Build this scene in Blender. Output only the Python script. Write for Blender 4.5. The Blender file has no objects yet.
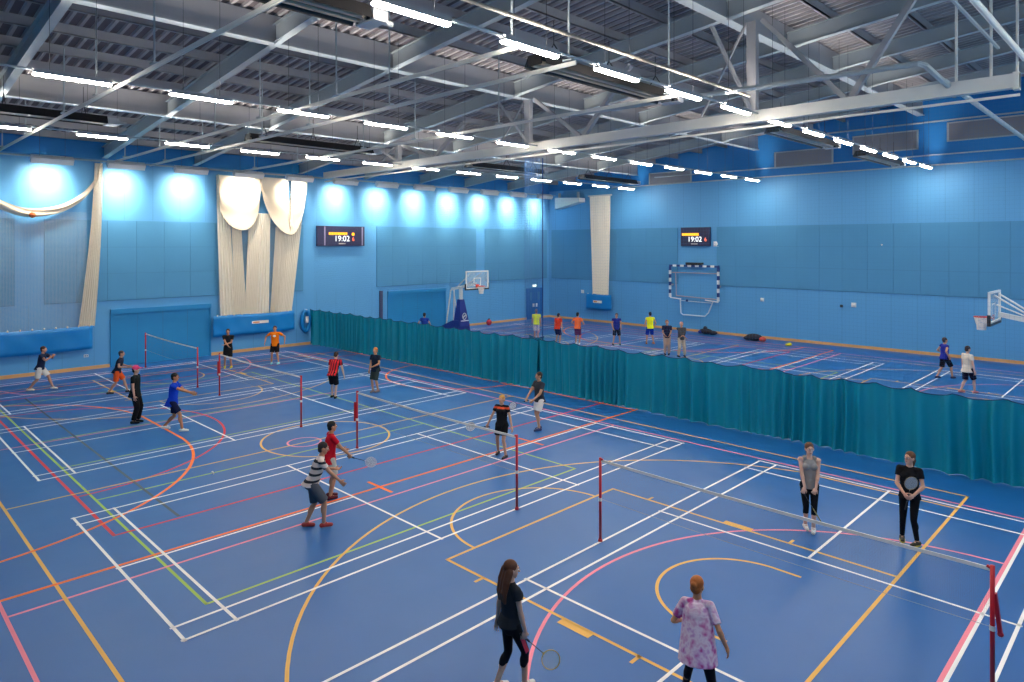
import bpy, bmesh, math, random
import numpy as np
from mathutils import Vector, Matrix
random.seed(7)
PI = math.pi
SC = bpy.context.scene
COL = SC.collection

# ------------------------------------------------------------------ helpers
def lin(c):
    c = c / 255.0
    return c / 12.92 if c <= 0.04045 else ((c + 0.055) / 1.055) ** 2.4

def rgb(r, g, b):
    return (lin(r), lin(g), lin(b), 1.0)

MATS = {}
def mat(name, col, rough=0.6, spec=0.5, metal=0.0, var=0.06, vscale=3.0, coat=0.0, trans=0.0):
    """principled material whose base colour is broken up a little by noise"""
    if name in MATS:
        return MATS[name]
    m = bpy.data.materials.new(name)
    m.use_nodes = True
    nt = m.node_tree
    b = nt.nodes['Principled BSDF']
    b.inputs['Roughness'].default_value = rough
    b.inputs['Metallic'].default_value = metal
    b.inputs['Specular IOR Level'].default_value = spec
    b.inputs['Coat Weight'].default_value = coat
    tc = nt.nodes.new('ShaderNodeTexCoord')
    nz = nt.nodes.new('ShaderNodeTexNoise')
    nz.inputs['Scale'].default_value = vscale
    nz.inputs['Detail'].default_value = 3
    nt.links.new(tc.outputs['Object'], nz.inputs['Vector'])
    mx = nt.nodes.new('ShaderNodeMix')
    mx.data_type = 'RGBA'
    c = col
    mx.inputs[6].default_value = (c[0] * (1 - var), c[1] * (1 - var), c[2] * (1 - var), 1)
    mx.inputs[7].default_value = (min(1, c[0] * (1 + var)), min(1, c[1] * (1 + var)), min(1, c[2] * (1 + var)), 1)
    nt.links.new(nz.outputs['Fac'], mx.inputs[0])
    nt.links.new(mx.outputs[2], b.inputs['Base Color'])
    MATS[name] = m
    return m

def emit(name, col, strength):
    if name in MATS:
        return MATS[name]
    m = bpy.data.materials.new(name)
    m.use_nodes = True
    nt = m.node_tree
    nt.nodes.clear()
    o = nt.nodes.new('ShaderNodeOutputMaterial')
    e = nt.nodes.new('ShaderNodeEmission')
    e.inputs['Color'].default_value = col
    e.inputs['Strength'].default_value = strength
    nt.links.new(e.outputs[0], o.inputs['Surface'])
    MATS[name] = m
    return m

def net_mat(name, col, pitch, thread, ax=(0, 2), rough=0.8, solid=0.0):
    """square netting: threads where fract(coordinate / pitch) is small, clear between"""
    if name in MATS:
        return MATS[name]
    m = bpy.data.materials.new(name)
    m.use_nodes = True
    nt = m.node_tree
    N, L = nt.nodes, nt.links
    b = N['Principled BSDF']
    b.inputs['Base Color'].default_value = col
    b.inputs['Roughness'].default_value = rough
    out = N['Material Output']
    tc = N.new('ShaderNodeTexCoord')
    sp = N.new('ShaderNodeSeparateXYZ')
    L.new(tc.outputs['Object'], sp.inputs[0])
    vals = []
    for a in ax:
        d = N.new('ShaderNodeMath'); d.operation = 'DIVIDE'; d.inputs[1].default_value = pitch
        L.new(sp.outputs[a], d.inputs[0])
        f = N.new('ShaderNodeMath'); f.operation = 'FRACT'
        L.new(d.outputs[0], f.inputs[0])
        c = N.new('ShaderNodeMath'); c.operation = 'LESS_THAN'; c.inputs[1].default_value = thread / pitch
        L.new(f.outputs[0], c.inputs[0])
        vals.append(c)
    mxm = N.new('ShaderNodeMath'); mxm.operation = 'MAXIMUM'
    L.new(vals[0].outputs[0], mxm.inputs[0]); L.new(vals[1].outputs[0], mxm.inputs[1])
    mx2 = N.new('ShaderNodeMath'); mx2.operation = 'MAXIMUM'; mx2.inputs[1].default_value = solid
    L.new(mxm.outputs[0], mx2.inputs[0])
    tr = N.new('ShaderNodeBsdfTransparent')
    ms = N.new('ShaderNodeMixShader')
    L.new(mx2.outputs[0], ms.inputs[0]); L.new(tr.outputs[0], ms.inputs[1]); L.new(b.outputs[0], ms.inputs[2])
    L.new(ms.outputs[0], out.inputs['Surface'])
    MATS[name] = m
    return m

def stripe_mat(name, stops, axis=2, period=0.1, offset=0.0, rough=0.8):
    """hard colour bands along one object axis; stops = [(position 0..1, colour)]"""
    if name in MATS:
        return MATS[name]
    m = bpy.data.materials.new(name); m.use_nodes = True
    nt = m.node_tree; N, L = nt.nodes, nt.links
    b = N['Principled BSDF']; b.inputs['Roughness'].default_value = rough
    b.inputs['Specular IOR Level'].default_value = 0.2
    tc = N.new('ShaderNodeTexCoord'); sp = N.new('ShaderNodeSeparateXYZ'); L.new(tc.outputs['Object'], sp.inputs[0])
    a = N.new('ShaderNodeMath'); a.operation = 'ADD'; a.inputs[1].default_value = offset
    L.new(sp.outputs[axis], a.inputs[0])
    d = N.new('ShaderNodeMath'); d.operation = 'DIVIDE'; d.inputs[1].default_value = period
    L.new(a.outputs[0], d.inputs[0])
    f = N.new('ShaderNodeMath'); f.operation = 'FRACT'; L.new(d.outputs[0], f.inputs[0])
    r = N.new('ShaderNodeValToRGB'); r.color_ramp.interpolation = 'CONSTANT'
    els = r.color_ramp.elements
    els[0].position = stops[0][0]; els[0].color = stops[0][1]
    els[1].position = stops[1][0]; els[1].color = stops[1][1]
    for p, c in stops[2:]:
        e = els.new(p); e.color = c
    L.new(f.outputs[0], r.inputs[0]); L.new(r.outputs[0], b.inputs['Base Color'])
    MATS[name] = m
    return m

def blotch_mat(name, cols, scale=12.0):
    if name in MATS:
        return MATS[name]
    m = bpy.data.materials.new(name); m.use_nodes = True
    nt = m.node_tree; N, L = nt.nodes, nt.links
    b = N['Principled BSDF']; b.inputs['Roughness'].default_value = 0.85
    tc = N.new('ShaderNodeTexCoord'); nz = N.new('ShaderNodeTexNoise')
    nz.inputs['Scale'].default_value = scale; nz.inputs['Detail'].default_value = 2
    L.new(tc.outputs['Object'], nz.inputs['Vector'])
    r = N.new('ShaderNodeValToRGB'); els = r.color_ramp.elements
    n = len(cols)
    els[0].position = 0.3; els[0].color = cols[0]
    els[1].position = 0.7; els[1].color = cols[-1]
    for i in range(1, n - 1):
        e = els.new(0.3 + 0.4 * i / (n - 1)); e.color = cols[i]
    L.new(nz.outputs['Fac'], r.inputs[0]); L.new(r.outputs[0], b.inputs['Base Color'])
    MATS[name] = m
    return m

class MB:
    """collects shapes into one mesh"""
    def __init__(s):
        s.v = []; s.f = []; s.m = []; s.cur = 0
    def add(s, vs, fs):
        b = len(s.v)
        s.v.extend([tuple(v) for v in vs])
        s.f.extend([tuple(b + i for i in f) for f in fs])
        s.m.extend([s.cur] * len(fs))
        return s
    def box(s, x0, x1, y0, y1, z0, z1):
        return s.add([(x0,y0,z0),(x1,y0,z0),(x1,y1,z0),(x0,y1,z0),(x0,y0,z1),(x1,y0,z1),(x1,y1,z1),(x0,y1,z1)],
                     [(3,2,1,0),(4,5,6,7),(0,1,5,4),(1,2,6,5),(2,3,7,6),(3,0,4,7)])
    def bar(s, p0, p1, w, h, up=(0,0,1)):
        p0 = Vector(p0); p1 = Vector(p1); d = (p1 - p0).normalized(); up = Vector(up)
        if abs(d.dot(up)) > 0.99: up = Vector((1,0,0))
        r = d.cross(up).normalized() * (w / 2); u = r.cross(d).normalized() * (h / 2)
        vs = [p0-r-u, p0+r-u, p0+r+u, p0-r+u, p1-r-u, p1+r-u, p1+r+u, p1-r+u]
        return s.add(vs, [(0,1,2,3),(7,6,5,4),(0,4,5,1),(1,5,6,2),(2,6,7,3),(3,7,4,0)])
    def tube(s, p0, p1, r0, r1=None, n=10, caps=True):
        r1 = r0 if r1 is None else r1
        p0 = Vector(p0); p1 = Vector(p1); d = (p1 - p0).normalized()
        a = Vector((0,0,1)) if abs(d.z) < 0.9 else Vector((1,0,0))
        x = d.cross(a).normalized(); y = d.cross(x)
        vs = []
        for p, r in ((p0, r0), (p1, r1)):
            for k in range(n):
                t = 2*PI*k/n
                vs.append(p + x*(r*math.cos(t)) + y*(r*math.sin(t)))
        fs = [(k, (k+1) % n, n+(k+1) % n, n+k) for k in range(n)]
        if caps: fs += [tuple(range(n-1, -1, -1)), tuple(range(n, 2*n))]
        return s.add(vs, fs)
    def path(s, pts, r, n=8, closed=False):
        pts = [Vector(p) for p in pts]; N = len(pts); vs = []; fs = []
        prev = None
        for i, p in enumerate(pts):
            if closed: d = pts[(i+1) % N] - pts[i-1]
            else: d = pts[min(i+1, N-1)] - pts[max(i-1, 0)]
            d.normalize()
            if prev is None:
                a = Vector((0,0,1)) if abs(d.z) < 0.9 else Vector((1,0,0))
                x = d.cross(a).normalized()
            else:
                x = (prev - d*prev.dot(d)).normalized()
            prev = x; y = d.cross(x)
            rr = r[i] if isinstance(r, (list, tuple)) else r
            for k in range(n):
                t = 2*PI*k/n
                vs.append(p + x*(rr*math.cos(t)) + y*(rr*math.sin(t)))
        M = N if closed else N-1
        for i in range(M):
            j = (i+1) % N
            for k in range(n):
                fs.append((i*n+k, i*n+(k+1) % n, j*n+(k+1) % n, j*n+k))
        if not closed:
            fs += [tuple(range(n-1, -1, -1)), tuple(range((N-1)*n, N*n))]
        return s.add(vs, fs)
    def ell(s, c, r, R=None, nu=14, nv=9):
        c = Vector(c); R = R or Matrix.Identity(3); vs = [c + R @ Vector((0,0,-r[2]))]; fs = []
        for j in range(1, nv):
            th = PI*j/nv - PI/2
            for k in range(nu):
                ph = 2*PI*k/nu
                vs.append(c + R @ Vector((r[0]*math.cos(th)*math.cos(ph), r[1]*math.cos(th)*math.sin(ph), r[2]*math.sin(th))))
        vs.append(c + R @ Vector((0,0,r[2]))); top = len(vs)-1
        for k in range(nu):
            fs.append((0, 1+(k+1) % nu, 1+k)); b = 1+(nv-2)*nu
            fs.append((top, b+k, b+(k+1) % nu))
        for j in range(nv-2):
            for k in range(nu):
                a = 1+j*nu; b = a+nu
                fs.append((a+k, a+(k+1) % nu, b+(k+1) % nu, b+k))
        return s.add(vs, fs)
    def ecyl(s, p0, p1, r0, r1, R, n=18):
        """elliptical frustum, flat ends; R columns give the two radial axes (x, y)"""
        p0 = Vector(p0); p1 = Vector(p1); X = R.col[0]; Y = R.col[1]; vs = []
        for p, r in ((p0, r0), (p1, r1)):
            for k in range(n):
                t = 2*PI*k/n
                vs.append(p + X*(r[0]*math.cos(t)) + Y*(r[1]*math.sin(t)))
        fs = [(k, (k+1) % n, n+(k+1) % n, n+k) for k in range(n)]
        fs += [tuple(range(n-1, -1, -1)), tuple(range(n, 2*n))]
        return s.add(vs, fs)
    def cap(s, p0, p1, r0, r1):
        s.tube(p0, p1, r0, r1, 12); s.ell(p0, (r0,)*3, None, 12, 8); s.ell(p1, (r1,)*3, None, 12, 8)
        return s
    def grid(s, P):
        """P[i][j] points -> quads"""
        n = len(P); m = len(P[0]); vs = [q for row in P for q in row]
        fs = [(i*m+j, i*m+j+1, (i+1)*m+j+1, (i+1)*m+j) for i in range(n-1) for j in range(m-1)]
        return s.add(vs, fs)
    def build(s, name, mats, parent=None, smooth=False, link=True):
        me = bpy.data.meshes.new(name)
        me.from_pydata(s.v, [], s.f); me.validate(); me.update()
        if not isinstance(mats, (list, tuple)): mats = [mats]
        for m in mats: me.materials.append(m)
        if len(me.polygons) == len(s.m): me.polygons.foreach_set('material_index', s.m)
        if smooth: me.polygons.foreach_set('use_smooth', [True]*len(me.polygons))
        o = bpy.data.objects.new(name, me)
        if link: COL.objects.link(o)
        if parent is not None: o.parent = parent
        return o

def fix_normals(o):
    bm = bmesh.new(); bm.from_mesh(o.data); bmesh.ops.recalc_face_normals(bm, faces=bm.faces); bm.to_mesh(o.data); bm.free()
    return o

def tag(o, label=None, cat=None, group=None, kind=None):
    if label: o['label'] = label
    if cat: o['category'] = cat
    if group: o['group'] = group
    if kind: o['kind'] = kind
    return o

def empty(name, loc=(0,0,0), rz=0.0):
    o = bpy.data.objects.new(name, None); COL.objects.link(o)
    o.location = loc; o.rotation_euler = (0, 0, rz); o.empty_display_size = 0.1
    return o

def copy_tree(o, parent=None):
    c = o.copy(); COL.objects.link(c); c.parent = parent
    for ch in list(o.children): copy_tree(ch, c)
    return c

ORD = ['first','second','third','fourth','fifth','sixth','seventh','eighth','ninth','tenth','eleventh','twelfth','thirteenth','fourteenth','fifteenth','sixteenth','seventeenth','eighteenth','nineteenth','twentieth']

# ------------------------------------------------------------------ materials
WALL_BLUE = mat('wall_blue_paint', rgb(88, 156, 206), 0.55, 0.35, var=0.03, vscale=0.6)
PANEL_BLUE = mat('acoustic_panel_blue', rgb(78, 140, 182), 0.75, 0.2, var=0.04, vscale=1.2)
SEAM = mat('panel_backing_dark_blue', rgb(60, 118, 160), 0.8)
UPPER_BLUE = mat('upper_wall_band_deep_blue', rgb(30, 116, 184), 0.6, 0.3, var=0.04)
DOOR_BLUE = mat('door_blue', rgb(30, 128, 184), 0.5, 0.4, var=0.04)
SKIRT_BLUE = mat('vinyl_skirt_blue', rgb(0, 124, 196), 0.42, 0.5, var=0.08, vscale=2.5)
TIMBER = mat('timber_orange', rgb(214, 160, 104), 0.5, var=0.1)
STEEL = mat('painted_steel_blue_grey', rgb(158, 168, 172), 0.45, 0.5, var=0.05)
STEELG = mat('girder_grey', rgb(156, 157, 160), 0.55, 0.4, var=0.04)
PURLIN = mat('galvanised_purlin', rgb(152, 151, 155), 0.5, 0.5, var=0.08)
DECK_L = mat('roof_deck_light', rgb(158, 155, 158), 0.6, 0.4, var=0.07)
DECK_D = mat('roof_deck_perforated', rgb(104, 96, 100), 0.8, 0.2, var=0.1)
RAILW = mat('rail_white_paint', rgb(214, 212, 204), 0.4, 0.5)
WHITEMET = mat('white_metal', rgb(225, 225, 222), 0.4, 0.5)
BLACKMET = mat('black_metal', rgb(34, 32, 32), 0.45, 0.5)
TUBEMET = mat('heater_tube_metal', rgb(176, 160, 140), 0.3, 0.5, 0.6)
HOODMET = mat('heater_hood_metal', rgb(70, 64, 58), 0.35, 0.5, 0.5)
DIFF = emit('lit_diffuser', (1.0, 0.92, 0.80, 1), 100.0)
WASH = emit('lit_wall_washer', (1.0, 0.89, 0.73, 1), 540.0)
UP_FILL = emit('added_uplight', (1.0, 0.90, 0.80, 1), 210.0)
WIRE = mat('dark_wire', rgb(60, 64, 70), 0.6)
TEAL = mat('teal_curtain_vinyl', rgb(0, 132, 156), 0.42, 0.45, var=0.1, vscale=1.0)
RED = mat('red_post_paint', rgb(190, 20, 34), 0.4, 0.5)
TAPE = mat('white_tape', rgb(232, 224, 212), 0.8)
CREAM = mat('cream_netting_bunched', rgb(226, 212, 190), 0.9, 0.1, var=0.06, vscale=2)
NAVY = mat('navy_padding', rgb(18, 40, 128), 0.5)
WIN = mat('grey_window_blind', rgb(118, 120, 130), 0.35, 0.6)
L_WHITE = mat('line_white', rgb(250, 246, 240), 0.55, 0.4, var=0.03)
L_YELLOW = mat('line_yellow', rgb(236, 180, 84), 0.55, 0.4, var=0.03)
L_ORANGE = mat('line_orange', rgb(255, 116, 14), 0.55, 0.4, var=0.03)
L_PINK = mat('line_pink', rgb(246, 136, 152), 0.55, 0.4, var=0.03)
L_RED = mat('line_red', rgb(222, 50, 56), 0.55, 0.4, var=0.03)
L_GREEN = mat('line_green', rgb(170, 196, 72), 0.55, 0.4, var=0.03)
L_GREY = mat('line_grey', rgb(84, 90, 96), 0.55, 0.4, var=0.03)

def floor_mat():
    m = bpy.data.materials.new('blue_sports_vinyl'); m.use_nodes = True
    nt = m.node_tree; N, L = nt.nodes, nt.links; b = N['Principled BSDF']
    tc = N.new('ShaderNodeTexCoord'); nz = N.new('ShaderNodeTexNoise'); nz.inputs['Scale'].default_value = 0.35
    nz.inputs['Detail'].default_value = 4
    L.new(tc.outputs['Object'], nz.inputs['Vector'])
    mx = N.new('ShaderNodeMix'); mx.data_type = 'RGBA'
    mx.inputs[6].default_value = rgb(10, 86, 152); mx.inputs[7].default_value = rgb(17, 95, 162)
    L.new(nz.outputs['Fac'], mx.inputs[0]); L.new(mx.outputs[2], b.inputs['Base Color'])
    n2 = N.new('ShaderNodeTexNoise'); n2.inputs['Scale'].default_value = 1.3
    L.new(tc.outputs['Object'], n2.inputs['Vector'])
    mr = N.new('ShaderNodeMapRange'); mr.inputs[3].default_value = 0.36; mr.inputs[4].default_value = 0.46
    L.new(n2.outputs['Fac'], mr.inputs[0]); L.new(mr.outputs[0], b.inputs['Roughness'])
    b.inputs['Specular IOR Level'].default_value = 0.55
    return m
FLOOR = floor_mat()

# ------------------------------------------------------------------ room
XL, XR, YN, YF = -18.65, 17.4, -12.5, 28.9
S_, Z0_ = 0.105, 9.45                        # pitch of the roof, underside of the rafters at the left wall
def zr(x): return Z0_ + S_*(x - XL)          # rafter underside
DK = 0.80                                    # rafter underside to roof deck

fl = MB().box(XL-0.3, XR+0.3, YN-0.3, YF+0.3, -0.2, 0).build('floor', FLOOR)
tag(fl, 'glossy blue sports hall floor covered in coloured court lines', 'floor', kind='structure')

def lines_obj(name, m, segs, z):
    """segs: ('l', x0,y0,x1,y1,w) or ('a', cx,cy,r,a0,a1,w)"""
    b = MB()
    h = 0.0011
    for s in segs:
        if s[0] == 'l':
            _, x0, y0, x1, y1, w = s
            d = Vector((x1-x0, y1-y0, 0)); d.normalize(); n = Vector((-d.y, d.x, 0))*(w/2); e = d*(w/2)
            a = Vector((x0, y0, z)) - e; c = Vector((x1, y1, z)) + e
            top = [a-n, c-n, c+n, a+n]
            b.add(top + [q - Vector((0,0,h)) for q in top], [(0,1,2,3),(0,4,5,1),(1,5,6,2),(2,6,7,3),(3,7,4,0)])
        else:
            _, cx, cy, r, a0, a1, w = s
            k = max(8, int(abs(a1-a0)/3))
            P = []
            for rr in (r-w/2, r+w/2):
                P.append([(cx+rr*math.cos(math.radians(a0+(a1-a0)*i/k)), cy+rr*math.sin(math.radians(a0+(a1-a0)*i/k)), z) for i in range(k+1)])
            b.grid([P[1], P[0]])
    o = b.build(name, m, fl)
    return o

CX = {'A': -17.39, 'B': -9.2, 'C': 0.0, 'D': 8.29}
FAR = 17.95
def badminton(x0, yc):
    w = 0.05; S = []
    x1 = x0+6.1; L = 6.7; e = 0.02
    for x in (x0+e, x0+0.46, x1-0.46, x1-e): S.append(('l', x, yc-L, x, yc+L, w))
    for y in (-L+e, -5.94, -2.03, 2.03, 5.94, L-e): S.append(('l', x0, yc+y, x1, yc+y, w))
    xm = x0+3.05
    S.append(('l', xm, yc-L, xm, yc-2.03, w)); S.append(('l', xm, yc+2.03, xm, yc+L, w))
    return S
zi = 0.0012
for yc in (0.0, FAR-0.1):
    for k in 'ABCD':
        lines_obj('badminton_court_lines', L_WHITE, badminton(CX[k], yc), zi + 0.004)

def basketball(yc):
    w = 0.055; S = []; xm = -1.52; hx = 14.2
    x0, x1 = xm-hx, xm+hx; y0, y1 = yc-7.58, yc+7.52
    S += [('l',x0,y0,x1,y0,w),('l',x0,y1,x1,y1,w),('l',x0,y0,x0,y1,w),('l',x1,y0,x1,y1,w),('l',xm,y0,xm,y1,w)]
    yy = yc-0.05
    S.append(('a', xm, yy, 1.78, 0, 360, w))
    for sg in (1, -1):
        E = xm+sg*hx; K = xm+sg*8.34; Bk = xm+sg*12.62
        S += [('l',K,yy-2.45,K,yy+2.45,w),('l',K,yy-2.45,E,yy-2.45,w),('l',K,yy+2.45,E,yy+2.45,w)]
        S.append(('a', K, yy, 1.8, 90 if sg > 0 else -90, 270 if sg > 0 else 90, w))
        a = 180 if sg > 0 else 0
        S.append(('a', Bk, yy, 1.3, a-90, a+90, w))
        for s2 in (1, -1): S.append(('l', Bk, yy+s2*1.3, Bk+sg*0.4, yy+s2*1.3, w))
        R = 6.82; ang = math.degrees(math.asin(6.6/R)); xo = R*math.cos(math.radians(ang))
        S.append(('a', Bk, yy, R, a-ang, a+ang, w))
        xs = Bk - sg*xo
        S += [('l',xs,yy-6.6,E,yy-6.6,w),('l',xs,yy+6.6,E,yy+6.6,w)]
        for t in (4.95-0.03, 1.83):
            xk = E - sg*t
            for s2 in (1, -1): S.append(('l', xk, yy+s2*2.45, xk, yy+s2*2.62, w))
        for s2 in (1, -1): S.append(('l', E-sg*3.1, yy+s2*2.53, E-sg*2.66, yy+s2*2.53, 0.14))
    return S
def netball(yc):
    w = 0.055; xm = -1.57; x0, x1 = xm-15.45, xm+15.45; y0, y1 = yc-7.62, yc+7.6; S = []
    S += [('l',x0,y0,x1,y0,w),('l',x0,y1,x1,y1,w),('l',x0,y0,x0,y1,w),('l',x1,y0,x1,y1,w*1.3),('l',xm-5.15,y0,xm-5.15,y1,w),('l',xm+5.15,y0,xm+5.15,y1,w)]
    S += [('a',x1,yc,4.95,90,270,w),('a',x0,yc,4.95,-90,90,w),('a',xm,yc,0.45,0,360,w)]
    return S
def volleyball(y0, y1):
    w = 0.05; x1 = 5.31; x0 = x1-18.2; S = []
    S += [('l',x0,y0,x1,y0,w),('l',x0,y1,x1,y1,w),('l',x0,y0,x0,y1,w),('l',x1,y0,x1,y1,w)]
    for x in (-0.77, -3.82, -6.87): S.append(('l',x,y0,x,y1,w))
    return S
for yc, ynb in ((0.0, -0.72), (FAR, FAR+0.72)):
    lines_obj('volleyball_court_lines', L_GREEN, volleyball(yc-6.08, yc+2.88), zi)
    lines_obj('netball_court_lines', L_PINK, netball(ynb), zi+0.001)
    lines_obj('basketball_court_lines', L_YELLOW, basketball(yc), zi+0.002)
# handball / football pitch running the whole length of the hall
w = 0.075; ox0, ox1 = -15.25, 2.94; oc = -6.15; oy0, oy1 = -9.05, 27.05
S = [('l',ox0,oy0,ox1,oy0,w),('l',ox0,oy1,ox1,oy1,w),('l',ox0,oy0,ox0,oy1,w),('l',ox1,oy0,ox1,oy1,w),('l',ox0,8.93,ox1,8.93,w),('a',oc,8.97,3.08,0,360,w)]
for yy, a, in ((oy0, 0), (oy1, 180)):
    sg = 1 if a == 0 else -1
    for px in (-1.5, 1.5):
        q = 0 if (px > 0) else 90
        if sg > 0: S.append(('a', oc+px, yy, 6.05, q, q+90, w))
        else: S.append(('a', oc+px, yy, 6.05, -q-90 if px < 0 else -90, -q if px < 0 else 0, w))
    S.append(('l', oc-1.5, yy+sg*6.05, oc+1.5, yy+sg*6.05, w))
for y in (-1.27, 3.8, 14.1, 19.2): S.append(('l', 2.5, y, 3.39, y, w))
lines_obj('handball_pitch_lines', L_ORANGE, S, zi+0.003)
w = 0.065
S = [('l',1.52,-6.34,1.52,25,w),('l',1.52,-6.34,-13.8,-6.34,w),('l',-13.8,-6.34,-13.8,25,w),('l',1.52,25,-13.8,25,w),('a',oc,-6.34,4.87,0,180,w),('a',oc,25,4.87,180,360,w)]
lines_obj('hockey_pitch_lines', L_RED, S, zi+0.0005)
lines_obj('goal_crease_lines', L_GREY, [('l',1.4,-5.13,-13.7,-5.13,0.06)], zi+0.0015)

# walls ------------------------------------------------------------
T = 0.3
def top(x): return zr(x)+DK+0.12
wl = MB().box(XL-T, XL, YN-T, YF+T, 0, top(XL)).build('wall_left', WALL_BLUE)
tag(wl, 'long pale blue wall on the left lit by a row of bright pools', 'wall', kind='structure')
def gable(y0, y1):
    a, b = XL-T, XR+T
    return MB().add([(a,y0,0),(b,y0,0),(b,y1,0),(a,y1,0),(a,y0,top(a)),(b,y0,top(b)),(b,y1,top(b)),(a,y1,top(a))],
                    [(3,2,1,0),(4,5,6,7),(0,1,5,4),(1,2,6,5),(2,3,7,6),(3,0,4,7)])
wb = gable(YF, YF+T).build('wall_back', WALL_BLUE)
tag(wb, 'far pale blue wall behind the second half of the hall', 'wall', kind='structure')
wf = gable(YN-T, YN).build('wall_front', WALL_BLUE)
tag(wf, 'blue wall behind the viewer', 'wall', kind='structure')
wr = MB().box(XR, XR+T, YN-T, YF+T, 0, top(XR)).build('wall_right', WALL_BLUE)
tag(wr, 'blue wall at the right end of the hall', 'wall', kind='structure')

def panels(spans, along, base, sign, parent):
    """acoustic boards: three rows of 1.2 m, split by thin seams, one mesh per span"""
    for a, b in spans:
        m = MB(); m.cur = 1
        d0, d1 = base, base + sign*0.012
        def put(u0, u1, z0, z1, e0, e1):
            lo, hi = min(e0, e1), max(e0, e1)
            if along == 'y': m.box(lo, hi, u0, u1, z0, z1)
            else: m.box(u0, u1, lo, hi, z0, z1)
        put(a, b, 3.0, 6.66, d0, d1)
        m.cur = 0
        n = max(1, round((b-a)/1.22)); stp = (b-a)/n
        for r, (z0, z1) in enumerate(((3.03, 4.235), (4.25, 5.44), (5.455, 6.655))):
            for i in range(n):
                put(a+i*stp+0.004, a+(i+1)*stp-0.004, z0, z1, d1, base + sign*0.055)
        m.build('wall_panel', [PANEL_BLUE, SEAM], parent)
panels([(-12, -4.65), (-3.62, 8.4), (13.22, 21.3), (22.15, 28.6)], 'y', XL, 1, wl)
panels([(-18.35, -7.43), (-4.67, 16.5)], 'x', YF, -1, wb)
# faint joints between the wall boards under and over the panels
jm = MB()
y = -11.5
while y < 28.5:
    if not (-1.3 < y < 3.5) and not (13.9 < y < 18.7):
        jm.box(XL, XL+0.003, y, y+0.008, 0.12, 2.98)
    jm.box(XL, XL+0.003, y, y+0.008, 6.7, 9.4); y += 1.22
jm.build('board_joint', SEAM, wl)
jm = MB(); x = -18
while x < 17:
    jm.box(x, x+0.008, YF-0.003, YF, 0.12, 2.98); jm.box(x, x+0.008, YF-0.003, YF, 6.7, 9.5); x += 1.22
jm.build('board_joint', SEAM, wb)

MB().box(XL, XL+0.025, YN, YF, 9.42, zr(XL)+DK+0.05).build('upper_wall_band', UPPER_BLUE, wl)  # top band of the left and far walls, deeper blue than below
MB().add([(XL,YF-0.025,9.6),(XR,YF-0.025,9.6),(XR,YF,9.6),(XL,YF,9.6),(XL,YF-0.025,zr(XL)+DK+0.05),(XR,YF-0.025,zr(XR)+DK+0.05),(XR,YF,zr(XR)+DK+0.05),(XL,YF,zr(XL)+DK+0.05)],[(3,2,1,0),(4,5,6,7),(0,1,5,4),(1,2,6,5),(2,3,7,6),(3,0,4,7)]).build('upper_wall_band', UPPER_BLUE, wb)
for nm, m, lab in (('baseboard_left', MB().box(XL, XL+0.035, YN, -1.12, 0, 0.15).box(XL, XL+0.035, 3.42, 14.0, 0, 0.15).box(XL, XL+0.035, 18.6, YF, 0, 0.15), 'orange timber skirting along the left wall'),
                   ('baseboard_back', MB().box(XL+0.04, XR, YF-0.035, YF, 0, 0.15), 'orange timber skirting along the far wall')):
    tag(m.build(nm, TIMBER), lab, 'skirting board', kind='structure')

# store doors and exit door
def shutter(name, y0, y1, h, label):
    m = MB(); m.box(XL, XL+0.03, y0+0.06, y1-0.06, 0.02, h-0.22)
    n = int((y1-y0)/0.3)
    d = m.build(name, DOOR_BLUE)
    tag(d, label, 'door', kind='structure')
    f = MB().box(XL, XL+0.08, y0, y0+0.06, 0, h).box(XL, XL+0.08, y1-0.06, y1, 0, h).box(XL, XL+0.12, y0, y1, h-0.22, h)
    f.build('door_frame', DOOR_BLUE, d)
    s = MB()
    for k in range(1, 4):
        yy = y0+(y1-y0)*k/4; s.box(XL+0.03, XL+0.034, yy-0.008, yy+0.008, 0.02, h-0.22)
    s.build('leaf_joint', SEAM, d)
    return d
shutter('door_1', -1.1, 3.38, 2.62, 'wide darker blue store doors between the two cricket nets')
shutter('door_2', 14.0, 18.6, 2.70, 'wide blue store doors behind the portable basketball unit')
m = MB().box(XL, XL+0.05, 26.35, 28.15, 0, 2.3)
d3 = tag(m.build('door_3', mat('exit_door_blue', rgb(20, 92, 160), 0.5)), 'dark blue double exit door in the far corner', 'door', kind='structure')
MB().box(XL+0.05, XL+0.055, 27.235, 27.265, 0.02, 2.28).box(XL+0.05, XL+0.056, 26.7, 26.95, 1.4, 2.0).box(XL+0.05, XL+0.056, 27.55, 27.8, 1.4, 2.0).build('leaf_joint', SEAM, d3)
MB().box(XL+0.05, XL+0.1, 27.0, 27.15, 0.9, 1.15).box(XL+0.05, XL+0.1, 27.35, 27.5, 0.9, 1.15).build('handle', WHITEMET, d3)
el = empty('emergency_light', (XL+0.06, 27.2, 2.48))
tag(el, 'small lit emergency light above the corner exit door', 'light')
MB().box(-0.06, 0.0, -0.2, 0.2, -0.09, 0.09).build('housing', WHITEMET, el)
MB().box(0.0, 0.02, -0.18, 0.18, -0.07, 0.07).build('diffuser', emit('emergency_glow', (0.8, 1, 0.9, 1), 1.6), el)
wp = tag(MB().box(XL, XL+0.1, 13.42, 13.62, 0, 2.75).build('trim_1', mat('dark_pipe', rgb(60, 66, 100), 0.5)), 'dark upright duct beside the store doors', 'duct', kind='structure')

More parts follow.
